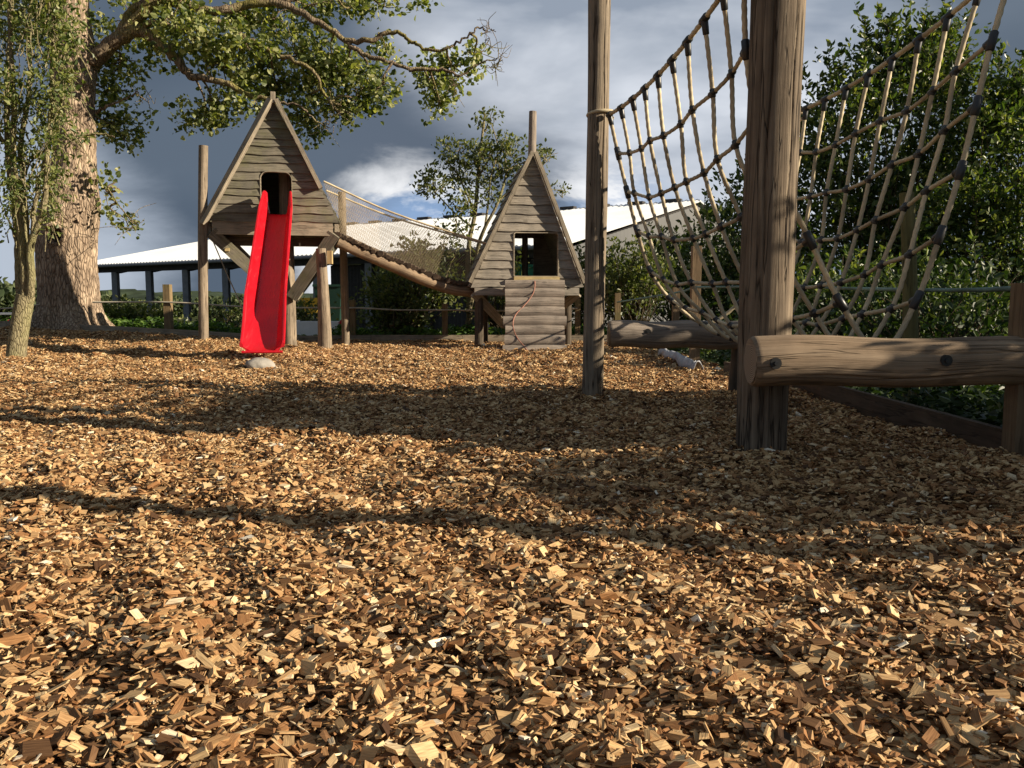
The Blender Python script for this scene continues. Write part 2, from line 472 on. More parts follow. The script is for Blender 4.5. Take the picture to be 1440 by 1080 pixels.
xs = np.r_[-900, -400, -150, -60, -30, np.linspace(-18, 9, 190), 16, 30, 60, 150, 400, 900]
ys = np.r_[-900, -200, -50, -12, np.linspace(-4, 30, 230), 40, 60, 100, 200, 500, 1500]
gx, gy = np.meshgrid(xs, ys)
V = np.stack([gx, gy, gz(gx, gy)], -1).reshape(-1, 3)
nx = len(xs)
i0 = (np.arange(len(ys) - 1)[:, None] * nx + np.arange(nx - 1)[None]).ravel()
ground = np_mesh('ground', V, 4, np.stack([i0, i0 + 1, i0 + 1 + nx, i0 + nx], 1).ravel(), ground_mat(), smooth=True)
tag(ground, kind='structure')


def chip_mat():
    m, nt, b, out = new_mat('wood_chip')
    g = N(nt, 'ShaderNodeNewGeometry')
    base = chip_colours(nt, g.outputs['Random Per Island'])
    uv = N(nt, 'ShaderNodeUVMap')
    mp = N(nt, 'ShaderNodeMapping'); mp.inputs['Scale'].default_value = (40, 420, 1); L(nt, uv.outputs[0], mp.inputs[0])
    n = N(nt, 'ShaderNodeTexNoise', i_Scale=1.0, i_Detail=3.0); L(nt, mp.outputs[0], n.inputs['Vector'])
    r = ramp(nt, [(.3, (.55, .48, .42)), (.62, (1.1, 1.08, 1.02))], n.outputs[0])
    L(nt, mixc(nt, base.outputs[0], r.outputs[0], .85, 'MULTIPLY'), b.inputs['Base Color'])
    b.inputs['Roughness'].default_value = .75; b.inputs['Specular IOR Level'].default_value = .25
    bp = N(nt, 'ShaderNodeBump', i_Strength=.35, i_Distance=.002); L(nt, n.outputs[0], bp.inputs['Height']); L(nt, bp.outputs[0], b.inputs['Normal'])
    return m


def scatter_chips():
    zones = [(.62, 2.2, 15000, 1.0), (2.2, 4.2, 9500, 1.05), (4.2, 7, 4600, 1.15), (7, 12.5, 1900, 1.45)]
    Xs, Ys, Sc = [], [], []
    for y0, y1, dens, sc in zones:
        hw = .66 * y1 + .9
        lo, hi = -hw - .9, min(hw + .2, 1.9)
        n = int((hi - lo) * (y1 - y0) * dens)
        x = RNG.uniform(lo, hi, n); y = RNG.uniform(y0, y1, n)
        k = (x > -.66 * y - 1.6) & (x < .66 * y + .9)
        Xs.append(x[k]); Ys.append(y[k]); Sc.append(np.full(k.sum(), sc))
    x, y, sc = np.concatenate(Xs), np.concatenate(Ys), np.concatenate(Sc)
    n = len(x)
    ln = np.clip(RNG.lognormal(math.log(.0122), .42, n), .004, .032) * sc
    asp = np.clip(RNG.normal(.64, .2, n), .2, 1.0)
    sliver = RNG.random(n) < .26
    asp[sliver] *= .34; ln[sliver] *= 1.4
    wd = ln * asp
    th = np.minimum(wd * RNG.uniform(.16, .5, n), .009)
    S = np.stack([ln, wd, th], 1) / 2
    cor = np.array([[(1 if i & 1 else -1), (1 if i & 2 else -1), (1 if i & 4 else -1)] for i in range(8)], float)
    P = cor[None] * S[:, None]
    P += RNG.normal(0, 1, (n, 8, 3)) * S[:, None] * np.array([.16, .17, .12])
    # a skewed end on each chip, as the chipper leaves it
    P[:, :, 0] += P[:, :, 1] * RNG.uniform(-.5, .5, (n, 1)) + P[:, :, 2] * RNG.uniform(-.9, .9, (n, 1))
    uvp = P[:, :, :2].copy(); uvp[:, :, 1] += P[:, :, 2]
    uvp += RNG.uniform(0, 30, (n, 1, 2))
    yaw = RNG.uniform(0, 2 * math.pi, n)
    tx = RNG.normal(0, .42, n); ty = RNG.normal(0, .36, n)
    cx, sx, cy, sy, cz, sz = np.cos(tx), np.sin(tx), np.cos(ty), np.sin(ty), np.cos(yaw), np.sin(yaw)
    a = P[..., 0] * cy[:, None] + P[..., 2] * sy[:, None]; c = -P[..., 0] * sy[:, None] + P[..., 2] * cy[:, None]; b = P[..., 1]
    b, c = b * cx[:, None] - c * sx[:, None], b * sx[:, None] + c * cx[:, None]
    X = a * cz[:, None] - b * sz[:, None] + x[:, None]; Y = a * sz[:, None] + b * cz[:, None] + y[:, None]
    lump = .011 * np.sin(9 * x + 3 * np.sin(5 * y)) * np.cos(8 * y + 2) + .008 * np.sin(23 * x + 11 * y)
    Z = c + (gz(x, y) + lump + RNG.uniform(.0, .024, n))[:, None]
    V = np.stack([X, Y, Z], -1).reshape(-1, 3)
    f = np.array([(0, 2, 3, 1), (4, 5, 7, 6), (0, 1, 5, 4), (2, 6, 7, 3), (0, 4, 6, 2), (1, 3, 7, 5)]).ravel()
    idx = (np.arange(n)[:, None] * 8 + f[None]).ravel()
    uv = uvp[:, f].reshape(-1, 2)
    o = np_mesh('wood_chips', V, 4, idx, chip_mat(), uv=uv)
    tag(o, 'golden brown wood chips covering the playground floor', 'wood chips', kind='stuff')


scatter_chips()


def make_hills():
    m = plain_mat('far_hill', (.045, .062, .038), rough=1, var=.45, scale=.05, spec=.05)
    xs_ = np.linspace(-700, 700, 500); rows = 6
    V = []
    top = 7 + 5 * np.sin(xs_ * .006 + 1) + 3 * np.sin(xs_ * .017) + .9 * np.sin(xs_ * .13) + RNG.normal(0, .5, 500)
    for r in range(rows):
        k = r / (rows - 1)
        V.append(np.stack([xs_, 380 + 120 * k + 0 * xs_, -2 + (top + 2) * math.sin(k * math.pi / 2)], -1))
    V = np.concatenate(V)
    i0 = (np.arange(rows - 1)[:, None] * 500 + np.arange(499)[None]).ravel()
    o = np_mesh('hills', V, 4, np.stack([i0, i0 + 1, i0 + 501, i0 + 500], 1).ravel(), m, smooth=True)
    tag(o, kind='structure')


make_hills()


# ------------------------------------------------------------------ foliage
def leaves(name, base, dirs, size, mat, parent, width=.62, fold=.35, droop=.0, rng=RNG):
    """one bent six-cornered leaf per base point, pointing along dirs"""
    n = len(base)
    d = dirs / (np.linalg.norm(dirs, axis=1)[:, None] + 1e-9)
    r = rng.normal(0, 1, (n, 3)); s = np.cross(d, r); s /= np.linalg.norm(s, axis=1)[:, None] + 1e-9
    u = np.cross(s, d)
    ln = size * rng.uniform(.45, 1.4, n)[:, None]; w = ln * width * rng.uniform(.7, 1.2, n)[:, None] * .5
    fo = fold * rng.uniform(.3, 1.4, n)[:, None]
    b = base; tip = base + d * ln - u * ln * .15
    r1 = base + d * ln * .3 + s * w * .9 + u * w * fo; r2 = base + d * ln * .68 + s * w * .8 + u * w * fo * .7
    l1 = base + d * ln * .3 - s * w * .9 + u * w * fo; l2 = base + d * ln * .68 - s * w * .8 + u * w * fo * .7
    V = np.stack([b, r1, r2, tip, l2, l1], 1).reshape(-1, 3)
    f = np.array([0, 1, 2, 3, 0, 3, 4, 5])
    idx = (np.arange(n)[:, None] * 6 + f[None]).ravel()
    return np_mesh(name, V, 4, idx, mat, parent)


def clump_points(cent, rad, tips, per, rng, spread=.1, up=.3):
    """tips scattered in an ellipsoid (more to the outside), per leaves around each; returns leaf bases, dirs, tip points"""
    v = rng.normal(0, 1, (tips, 3)); v /= np.linalg.norm(v, axis=1)[:, None]
    q = v * (rng.random((tips, 1)) ** .45)
    lump = 1 + .28 * np.sin(q[:, :1] * 5 + cent[0] * 3) * np.cos(q[:, 2:3] * 6 + cent[1])
    tip = np.array(cent) + q * np.array(rad) * lump
    out = v + np.array([0, 0, up])
    base = np.repeat(tip, per, 0) + rng.normal(0, spread, (tips * per, 3)) * np.array([1, 1, .75])
    d = np.repeat(out, per, 0) * .6 + rng.normal(0, .8, (tips * per, 3))
    return base, d, tip


def bush(name, label, cat, cent, rad, tips, per, size, mat, group=None, spread=.09, up=.4, seed=1, stems=26, extra=None, stem_r=.012, width=.55, sprigs=0):
    rng = np.random.default_rng(seed)
    cent = np.array(cent, float)
    root = np.array([cent[0], cent[1], float(gz(cent[0], cent[1]))])
    e = empty(name, root, label, cat, group)
    B, D, T = clump_points(cent - root, rad, tips, per, rng, spread, up)
    Bs, Ds, Ts = [B], [D], [T]
    for (c, r, t) in (extra or []):
        b2, d2, t2 = clump_points(np.array(c) - root, r, t, per, rng, spread, up); Bs.append(b2); Ds.append(d2); Ts.append(t2)
    T = np.concatenate(Ts)
    shoots = []
    if sprigs:
        hi = T[np.argsort(-(T[:, 2] + rng.normal(0, .25, len(T))))[:sprigs]]
        for t in hi:
            ln = rng.uniform(.18, .5); d0 = np.array([rng.normal(0, .22), rng.normal(0, .2), 1.0]); q = t + d0 * ln
            shoots.append((t, q)); m = 14
            f = rng.random(m)[:, None] ** .8
            Bs.append(t + (q - t) * f + rng.normal(0, .006, (m, 3)))
            a_ = rng.uniform(0, 6.28, m); Ds.append(np.stack([np.cos(a_), np.sin(a_), rng.uniform(.3, 1.1, m)], 1))
    B, D = np.concatenate(Bs), np.concatenate(Ds)
    k = B[:, 2] > .01
    leaves('foliage', B[k], D[k], size, mat, e, width=width, rng=rng)
    mb = MB()
    for i in rng.choice(len(T), min(stems * 3, len(T)), replace=False):
        t = T[i]
        a = np.array([rng.normal(0, rad[0] * .15), rng.normal(0, rad[1] * .15), -.05])
        mid = a * .4 + t * .6 + rng.normal(0, .08, 3); mid[2] = t[2] * .5
        mb.tube(spline([a, mid, t], 4), np.linspace(stem_r, stem_r * .25, 9), 5, False)
    for t, q in shoots: mb.tube([t, (t + q) / 2, q], [.005, .004, .003], 4, False)
    mb.build('branches', M['twig'], e)
    return e


# ------------------------------------------------------------------ big tree
def big_tree():
    rng = np.random.default_rng(21)
    Y0 = 13.0
    root = gp(93, Y0)
    e = empty('broadleaf_tree', root, 'huge old tree with thick pale gnarled trunk and long spreading limb at left', 'tree')
    P = lambda px, py, dy=0.0: np.array(at(px, py, Y0 + dy)) - np.array(root)
    # trunk with root flare, burrs and a knot hole, a ring mesh
    prof = [(470, 93, 62), (462, 94, 53), (450, 95, 46), (435, 96, 42), (410, 95, 40), (370, 94, 39.5), (330, 95, 39.5), (300, 97, 40), (285, 100, 38), (265, 102, 34),
            (235, 104, 29), (200, 105, 27.5), (170, 105, 26), (140, 105, 27), (115, 104, 29), (90, 105, 31), (60, 101, 29), (20, 96, 26), (-60, 92, 27), (-200, 80, 22), (-420, 70, 12)]
    py_ = np.array([p[0] for p in prof], float); cx = np.array([p[1] for p in prof], float); hw = np.array([p[2] for p in prof], float)
    sides = 150
    yy = np.concatenate([np.linspace(470, 60, 190), np.linspace(56, -420, 40)])
    ang = np.linspace(0, 2 * math.pi, sides, endpoint=False)
    V = []
    burr = [(300, 5.3, 24, .45, .07), (283, 5.9, 15, .30, .10), (272, 5.2, 12, .25, .06), (306, 4.95, 10, .3, .07), (240, 5.2, 14, .22, .07), (205, 5.3, 12, .3, .07), (185, 4.8, 14, .3, .06), (160, 5.5, 10, .25, .07), (262, 4.7, 16, .25, .06), (322, 4.75, 12, .22, .11), (250, 5.9, 16, .4, .10), (215, 5.6, 18, .35, .08), (150, 5.0, 16, .4, .12), (180, 6.0, 12, .3, .08), (345, 5.5, 22, .4, .05), (120, 5.6, 14, .5, .1)]
    for y in yy:
        c = P(np.interp(-y, -py_, cx), y); r = np.interp(-y, -py_, hw) * Y0 / F
        rr = r * .95 * (1 + .035 * np.sin(5 * ang + y * .012) + .03 * np.sin(3 * ang - y * .03 + 1) + .022 * np.sin(11 * ang + 2 * math.sin(y * .02)) + .014 * np.sin(17 * ang + y * .05 + 2 * np.sin(y * .09)) + .012 * np.sin(29 * ang - y * .04 + 1.5 * np.sin(y * .13)))
        if y > 425:
            rr *= 1 + (y - 425) / 45 * .16 * (1 + np.sin(6 * ang + .7))
        for (by, ba, bs, bw, bh) in burr:
            da = (ang - ba + math.pi) % (2 * math.pi) - math.pi
            rr += bh * np.exp(-((y - by) / bs) ** 2 - (da / bw) ** 2)
        # hole below the burr
        da = (ang - 4.80 + math.pi) % (2 * math.pi) - math.pi
        rr += .055 * np.exp(-(np.sqrt(((y - 333) / 12) ** 2 + (da / .25) ** 2) - 1) ** 2 * 9) - .32 * np.exp(-(((y - 333) / 9.5) ** 2 + (da / .19) ** 2) ** 3)
        rr -= .03 * np.exp(-((y - 318) / 2.5) ** 2 - ((ang - 4.6) / .7) ** 2)
        V.append(np.stack([c[0] + rr * np.cos(ang), c[1] + rr * np.sin(ang), np.full(sides, c[2])], -1))
    V = np.concatenate(V)
    k = np.arange(sides); k2 = (k + 1) % sides
    idx = np.concatenate([np.stack([i * sides + k, i * sides + k2, (i + 1) * sides + k2, (i + 1) * sides + k], 1) for i in range(len(yy) - 1)]).ravel()
    np_mesh('trunk', V, 4, idx, M['bark'], e, smooth=True)
    # limbs, as they run in the photograph, each at its own depth
    limbs = []
    def limb(pts, r0, r1, sub=6):
        c = spline([P(a_, b_, -.25 * abs(d_)) for a_, b_, d_ in pts], sub); limbs.append((c, r0, r1)); return c
    limb([(112, 110, 0), (130, 88, -.1), (152, 66, -.3), (178, 48, -.5), (196, 44, -.6), (225, 60, -.7), (248, 82, -.8), (266, 104, -.9), (290, 110, -1.0), (320, 118, -1.1), (350, 134, -1.2), (385, 140, -1.2)], .15, .026)
    limb([(165, 58, -.35), (178, 35, -.2), (190, 15, -.1), (212, 5, 0), (245, 2, .1), (272, 10, .1), (305, 16, .1), (345, 8, 0), (390, 5, -.1), (425, 20, -.2), (455, 36, -.3), (485, 56, -.4), (505, 74, -.5), (540, 84, -.6), (575, 98, -.7)], .105, .028)
    limb([(485, 57, -.4), (520, 57, -.5), (552, 44, -.6), (575, 55, -.6), (598, 70, -.7), (628, 68, -.7), (650, 56, -.8), (672, 40, -.8), (684, 42, -.8)], .045, .010)
    limb([(575, 98, -.7), (600, 98, -.7), (625, 98, -.8), (650, 106, -.8), (672, 90, -.9), (700, 84, -.9)], .038, .008)
    limb([(272, 10, .1), (300, 28, 0), (330, 42, -.2), (360, 62, -.3), (400, 80, -.4), (440, 100, -.4), (455, 130, -.4), (478, 158, -.4)], .06, .015)
    limb([(150, 70, -.2), (200, 20, .6), (260, -50, 1.2), (340, -120, 1.6)], .11, .05)
    limb([(100, 60, 0), (60, -20, -.6), (0, -100, -1.0)], .16, .06)
    limb([(128, 160, 0), (150, 150, -.3), (175, 140, -.5), (195, 128, -.6)], .03, .012)
    limb([(105, 195, -.4), (120, 190, -.7), (140, 188, -.8), (160, 192, -.9)], .03, .01)
    limb([(196, 44, -.6), (215, 30, -1.0), (250, 40, -1.2), (280, 55, -1.3)], .05, .015)
    limb([(390, 5, -.1), (430, -5, .2), (480, -8, .5), (540, -5, .7)], .05, .012)
    limb([(120, 240, 0), (140, 255, -.3), (160, 280, -.5), (185, 312, -.5)], .022, .008)
    limb([(350, 134, -1.2), (400, 145, -1.2), (425, 150, -1.2), (445, 170, -1.2), (462, 178, -1.2)], .025, .008)
    mb = MB()
    for c, r0, r1 in limbs:
        d = np.linspace(0, 1, len(c))
        cc = c + rng.normal(0, .012, c.shape) * (d[:, None] > .05)
        mb.tube(cc, r0 + (r1 - r0) * d ** .7, 10, True, wob=.10)
    allp = np.concatenate([c for c, _, _ in limbs])
    # leaf masses: centre in the photograph, half sizes in pixels, depth, number of twig ends
    cl = [(172, 88, 40, 38, .3, 60), (166, 178, 36, 28, .2, 62), (158, 130, 28, 25, .5, 34), (150, 262, 18, 30, -.1, 16), (178, 308, 14, 16, -.4, 10), (285, 45, 55, 30, 0, 80), (240, 25, 40, 25, .4, 50),
          (318, 90, 45, 30, -.6, 60), (300, 150, 45, 30, -.9, 64), (285, 172, 26, 16, -1, 22), (365, 105, 45, 35, -.6, 74), (425, 75, 55, 40, -.3, 96), (455, 115, 45, 40, -.4, 84), (400, 130, 50, 26, -.8, 60),
          (505, 140, 38, 26, -.5, 62), (485, 160, 26, 16, -.5, 22), (430, 172, 24, 28, -1.2, 40), (520, 105, 18, 20, -.5, 16), (385, 30, 60, 28, .2, 60), (440, 10, 60, 16, .5, 46), (500, 5, 50, 14, .6, 30),
          (545, 70, 16, 22, -.6, 16), (610, 125, 36, 30, -.8, 52), (640, 100, 34, 26, -.8, 42), (620, 150, 22, 14, -.8, 16), (665, 80, 20, 20, -.8, 14), (340, 15, 50, 20, .6, 40), (110, 22, 60, 32, .6, 60), (55, 20, 55, 40, .6, 60), (230, 60, 36, 30, .2, 44), (345, 62, 40, 30, .2, 50), (470, 85, 40, 36, .2, 50), (540, 120, 18, 24, .2, 18), (500, 100, 26, 24, .3, 26), (360, 150, 26, 18, .2, 20),
          (190, 40, 40, 35, .8, 40), (540, 10, 22, 14, .6, 10), (100, 150, 14, 10, -.9, 4), (92, 250, 10, 12, -.9, 3), (590, -4, 16, 8, .6, 5)]
    B, D = [], []
    for (px, py, rx, ry, dy, n) in cl:
        dy = abs(dy) * .7 + (.35 if (int(px) % 3) else -.35)
        c = P(px, py, dy); Y = Y0 + dy
        rad = np.array([rx * Y / F, max(.28, min(rx, ry) * Y / F * 1.2), ry * Y / F])
        n = max(4, int(n * .43))
        b, d, t = clump_points(c, rad * 1.06, n, 20, rng, .10, -.1)
        B.append(b); D.append(d)
        near = allp[np.argmin(((allp - c) ** 2).sum(1))]
        hub = c * .7 + near * .3
        mb.tube(spline([near, (near + c) / 2 + rng.normal(0, .08, 3), c], 4), np.linspace(.02, .010, 9), 6, False)
        for q in t[::2]:
            st = hub + (c - hub) * rng.random()
            mb.tube(spline([st, (st + q) / 2 + rng.normal(0, .06, 3), q], 3), np.linspace(.010, .004, 7), 4, False)
    # bare twigs at the end of the long limb
    for (px, py) in [(684, 42), (690, 60), (700, 84), (695, 95), (640, 118), (478, 158), (462, 178), (185, 312), (205, 140)]:
        o = P(px, py, -.2)
        for _ in range(9):
            q = o + rng.normal(0, .17, 3)
            mb.tube(spline([o + rng.normal(0, .05, 3), (o + q) / 2 + rng.normal(0, .04, 3), q], 3), np.linspace(.006, .003, 7), 4, False)
    mb.build('limbs', M['limb'], e)
    leaves('crown', np.concatenate(B), np.concatenate(D), .078, M['leaf_big'], e, width=.95, rng=rng)
    # the crown above the picture, coarser
    B, D = [], []
    for _ in range(26):
        c = np.array([rng.uniform(-4, 2.0), rng.uniform(-1.5, 3.2), rng.uniform(6.3, 9.5)])
        b, d, t = clump_points(c, np.array([1.0, 1.0, .7]), 70, 9, rng, .14, 0); B.append(b); D.append(d)
    leaves('upper_crown', np.concatenate(B), np.concatenate(D), .16, M['leaf_big'], e, width=.95, rng=rng)


big_tree()


def small_front_tree():
    rng = np.random.default_rng(5)
    Y0 = 8.75
    root = gp(24, Y0)
    e = empty('young_tree', root, 'slender many-stemmed young tree with mossy bark in front of the huge old trunk', 'tree')
    P = lambda px, py, dy=0.0: np.array(at(px, py, Y0 + dy)) - np.array(root)
    mb = MB(); tr = MB()
    tr.tube(spline([P(22, 512), P(25, 480), P(31, 440), P(36, 415)], 6), np.linspace(.098, .085, 19), 14, True, wob=.10)
    stems = [[(34, 440), (28, 400), (26, 350), (22, 300), (14, 240), (10, 180), (12, 100), (16, 20), (14, -40)],
             [(34, 430), (36, 390), (30, 340), (26, 280), (18, 220), (20, 150), (15, 60), (10, -20)],
             [(36, 425), (42, 390), (38, 340), (32, 260), (30, 200), (42, 120), (40, 40), (46, -30)],
             [(38, 428), (44, 400), (42, 350), (52, 320), (62, 290), (66, 230), (72, 160), (74, 80), (78, 0)],
             [(40, 415), (40, 370), (46, 330), (48, 290), (60, 240), (70, 200), (92, 120), (110, 70)],
             [(24, 340), (12, 310), (4, 290), (-8, 260)], [(30, 260), (42, 230), (60, 215), (85, 200), (115, 188)], [(20, 220), (0, 190), (-20, 160)],
             [(66, 230), (90, 205), (120, 190), (150, 188)]]
    for s_i, st in enumerate(stems):
        r0 = [.05, .05, .042, .045, .034, .014, .012, .02, .013][s_i]
        dy = rng.uniform(-.25, .25)
        pts = [P(px, py, dy * min(1, i / 4)) for i, (px, py) in enumerate(st)]
        c = spline(pts, 6); mb.tube(c + rng.normal(0, .004, c.shape), np.linspace(r0, r0 * .35, len(c)), 8, True, wob=.08)
    cl = [(20, 40, 40, 50, 34), (60, 60, 36, 50, 30), (10, 130, 34, 46, 30), (50, 150, 40, 45, 36), (85, 110, 24, 35, 18), (30, 215, 36, 36, 32), (70, 200, 30, 30, 20), (12, 265, 28, 30, 22), (50, 275, 34, 28, 22), (78, 255, 20, 24, 12),
          (-20, 150, 40, 90, 36), (-30, 50, 40, 70, 30), (40, 0, 70, 30, 30), (100, 40, 24, 34, 14), (75, 310, 12, 16, 6), (90, 60, 26, 30, 16), (70, 130, 24, 30, 14), (60, 20, 40, 26, 24), (108, 195, 20, 10, 6), (5, 310, 20, 18, 9)]
    B, D = [], []
    for (px, py, rx, ry, n) in cl:
        c = P(px, py, rng.uniform(-.3, .3))
        b, d, t = clump_points(c, np.array([rx, min(rx, 30) * 1.2, ry]) * Y0 / F, int(n * 1.2), 10, rng, .06, .5); B.append(b); D.append(d)
        for q in t[::2]:
            q0 = q - np.array([rng.normal(0, .1), rng.normal(0, .08), rng.uniform(.12, .35)])
            mb.tube([q0, (q0 + q) / 2 + rng.normal(0, .02, 3), q], [.006, .0045, .003], 4, False)
    tr.build('trunk', M['stem'], e); mb.build('stems', M['stem'], e)
    leaves('crown', np.concatenate(B), np.concatenate(D), .052, M['leaf_front'], e, width=.6, rng=rng)


small_front_tree()


def middle_tree():
    rng = np.random.default_rng(9)
    Y0 = 13.4
    root = gp(655, Y0)
    e = empty('small_tree', root, 'thin airy young tree with pale stems behind the rope bridge', 'tree')
    P = lambda px, py, dy=0.0: np.array(at(px, py, Y0 + dy)) - np.array(root)
    mb = MB()
    for st, r0 in [([(655, 488), (660, 440), (657, 400), (660, 340), (668, 300), (672, 250), (676, 210), (682, 160)], .055), ([(658, 440), (668, 400), (672, 350), (682, 320), (700, 285), (712, 240), (705, 200)], .042),
                   ([(668, 300), (655, 270), (640, 240), (625, 225)], .02), ([(672, 250), (690, 220), (705, 200), (725, 195)], .018), ([(664, 320), (640, 300), (612, 270), (600, 255)], .018), ([(682, 320), (686, 290), (690, 250), (700, 210), (690, 170)], .02),
                   ([(700, 285), (725, 260), (750, 245), (775, 220)], .02), ([(660, 340), (645, 320), (640, 300)], .014), ([(712, 240), (745, 225), (785, 215)], .014), ([(725, 260), (760, 265), (795, 268)], .012)]:
        c = spline([P(*p, rng.uniform(-.15, .15)) for p in st], 6); mb.tube(c, np.linspace(r0, r0 * .3, len(c)), 8, True, wob=.08)
    cl = [(640, 240, 36, 26, 40), (610, 262, 24, 22, 26), (670, 215, 32, 26, 34), (700, 235, 34, 30, 38), (655, 285, 30, 26, 26), (690, 275, 26, 22, 20), (715, 205, 24, 18, 22), (680, 172, 16, 12, 9), (690, 160, 14, 6, 5), (735, 240, 24, 22, 18), (770, 217, 20, 10, 10), (790, 267, 10, 6, 5),
          (640, 320, 24, 22, 16), (625, 345, 22, 14, 10), (600, 250, 14, 14, 10), (640, 205, 26, 12, 12)]
    B, D = [], []
    for (px, py, rx, ry, n) in cl:
        c = P(px, py, rng.uniform(-.3, .3))
        b, d, t = clump_points(c, np.array([rx, rx, ry]) * Y0 / F, int(n * 1.1), 9, rng, .06, .3); B.append(b); D.append(d)
        for q in t[::2]:
            q0 = q + (c - q) * .6 - np.array([0, 0, .12])
            mb.tube([q0, (q0 + q) / 2 + rng.normal(0, .03, 3), q], [.008, .006, .004], 4, False)
    mb.build('stems', M['stem'], e)
    leaves('crown', np.concatenate(B), np.concatenate(D), .068, M['leaf_birch'], e, rng=rng)


middle_tree()


# ------------------------------------------------------------------ boarded houses
def wavy_board(mb, x0b, x1b, x0t, x1t, z0, z1, seed, out=.030, thick=.016, seg=None):
    """lapped waney board on a wall in the local xz plane, front towards -y; bottom edge stands out"""
    rs = np.random.default_rng(seed)
    n = seg or max(3, int((x1b - x0b) / .07) + 2)
    t = np.linspace(0, 1, n); off = rs.uniform(0, 20)
    xb = x0b + (x1b - x0b) * t; xt = x0t + (x1t - x0t) * t
    zb = z0 + .006 * np.sin(t * (x1b - x0b) * 7 + rs.uniform(0, 6)) + .004 * np.sin(t * (x1b - x0b) * 19 + rs.uniform(0, 6)) + rs.uniform(-.004, .004)
    zt = np.full(n, z1 + .012)
    V = []
    for i in range(n):
        V += [(xb[i], -out, zb[i]), (xt[i], -out + thick + .004, zt[i]), (xt[i], -out + 2 * thick + .002, zt[i]), (xb[i], -out + thick, zb[i])]
    fs, us = [], []
    for i in range(n - 1):
        a, b = 4 * i, 4 * i + 4
        for (p, q) in ((0, 1), (1, 2), (2, 3), (3, 0)):
            fs.append([a + p, b + p, b + q, a + q])
            va, vb = (0, z1 - z0) if p == 0 else (.3, .32)
            us.append([(xb[i] + off, va + off), (xb[i + 1] + off, va + off), (xt[i + 1] + off, vb + off), (xt[i] + off, vb + off)])
    fs.append([0, 1, 2, 3]); us.append([(off, off), (off, off + .1), (off + .02, off + .1), (off + .02, off)])
    e = 4 * (n - 1)
    fs.append([e + 3, e + 2, e + 1, e]); us.append([(off, off), (off, off + .1), (off + .02, off + .1), (off + .02, off)])
    mb.add(V, fs, us)


def gable_wall(mb, half, z0, z1, apex, nb, hole, seed, out=.03, top=.985):
    """triangular boarded wall with an opening hole=(x0,x1,za,zb)"""
    edge = lambda z, s: (apex if True else 0) + (s * half - apex) * (1 - (z - z0) / (z1 - z0)) if z < z1 else apex
    zs = np.linspace(z0, z0 + (z1 - z0) * top, nb + 1)
    zs[1:-1] += np.random.default_rng(seed).normal(0, .006, nb - 1)
    for i in range(nb):
        a, b = zs[i], zs[i + 1]
        spans = [(edge(a, -1), edge(a, 1), edge(b, -1), edge(b, 1))]
        if hole and b > hole[2] + .01 and a < hole[3] - .01:
            spans = [(edge(a, -1), hole[0], edge(b, -1), hole[0]), (hole[1], edge(a, 1), hole[1], edge(b, 1))]
        for k, (p, q, r, s_) in enumerate(spans):
            if q - p > .02:
                wavy_board(mb, p, q, r, s_, a, b, seed * 100 + i * 3 + k, out)


def ring_frame(mb, x0, x1, z0, z1, rt, w, y0, y1, rb=.01):
    """rounded rectangular frame: opening x0..x1, z0..z1, border w, from y0 (front) to y1"""
    def outline(d):
        pts = []
        for (cx_, cz_, r, a0) in ((x1 - rt, z1 - rt, rt, 0), (x0 + rt, z1 - rt, rt, 90), (x0 + rb, z0 + rb, rb, 180), (x1 - rb, z0 + rb, rb, 270)):
            for k in range(7):
                a = math.radians(a0 + 15 * k); pts.append((cx_ + (r + d) * math.cos(a), cz_ + (r + d) * math.sin(a)))
        return pts
    i_, o_ = outline(0), outline(w); n = len(i_)
    V = [(x, y0, z) for x, z in i_] + [(x, y0, z) for x, z in o_] + [(x, y1, z) for x, z in i_] + [(x, y1, z) for x, z in o_]
    fs = []
    for k in range(n):
        j = (k + 1) % n
        fs += [[k, n + k, n + j, j], [n + k, 3 * n + k, 3 * n + j, n + j], [k, j, 2 * n + j, 2 * n + k], [2 * n + k, 2 * n + j, 3 * n + j, 3 * n + k]]
    us = [[(V[i][0] + V[i][1], V[i][2]) for i in f] for f in fs]
    mb.add(V, fs, us)


def roof_boards(mb, side, half, z0, z1, apex, depth, nb, seed, y_start=.03):
    """sloping side of the house: long lapped boards running from front to back"""
    rs = np.random.default_rng(seed)
    b0 = Vector((side * half, 0, z0)); a0 = Vector((apex, 0, z1)); d = a0 - b0; ln = d.length; d.normalize()
    nrm = Vector((side * d.z, 0, -side * d.x)) if side > 0 else Vector((-d.z, 0, d.x))
    nrm = Vector((side * abs(d.z), 0, abs(d.x)))
    for i in range(nb):
        s0, s1 = ln * i / nb, ln * (i + 1) / nb + .015
        p0 = b0 + d * s0 + nrm * .030; p1 = b0 + d * min(s1, ln) + nrm * .012
        v = []
        for k in range(8):
            p = (p1 if k & 2 else p0) + (Vector((0, depth, 0)) if k & 1 else Vector((0, y_start, 0))) - (Vector((0, 0, 0)) if k & 4 else nrm * .02)
            v.append(p)
        mb.hexa(v, 0)


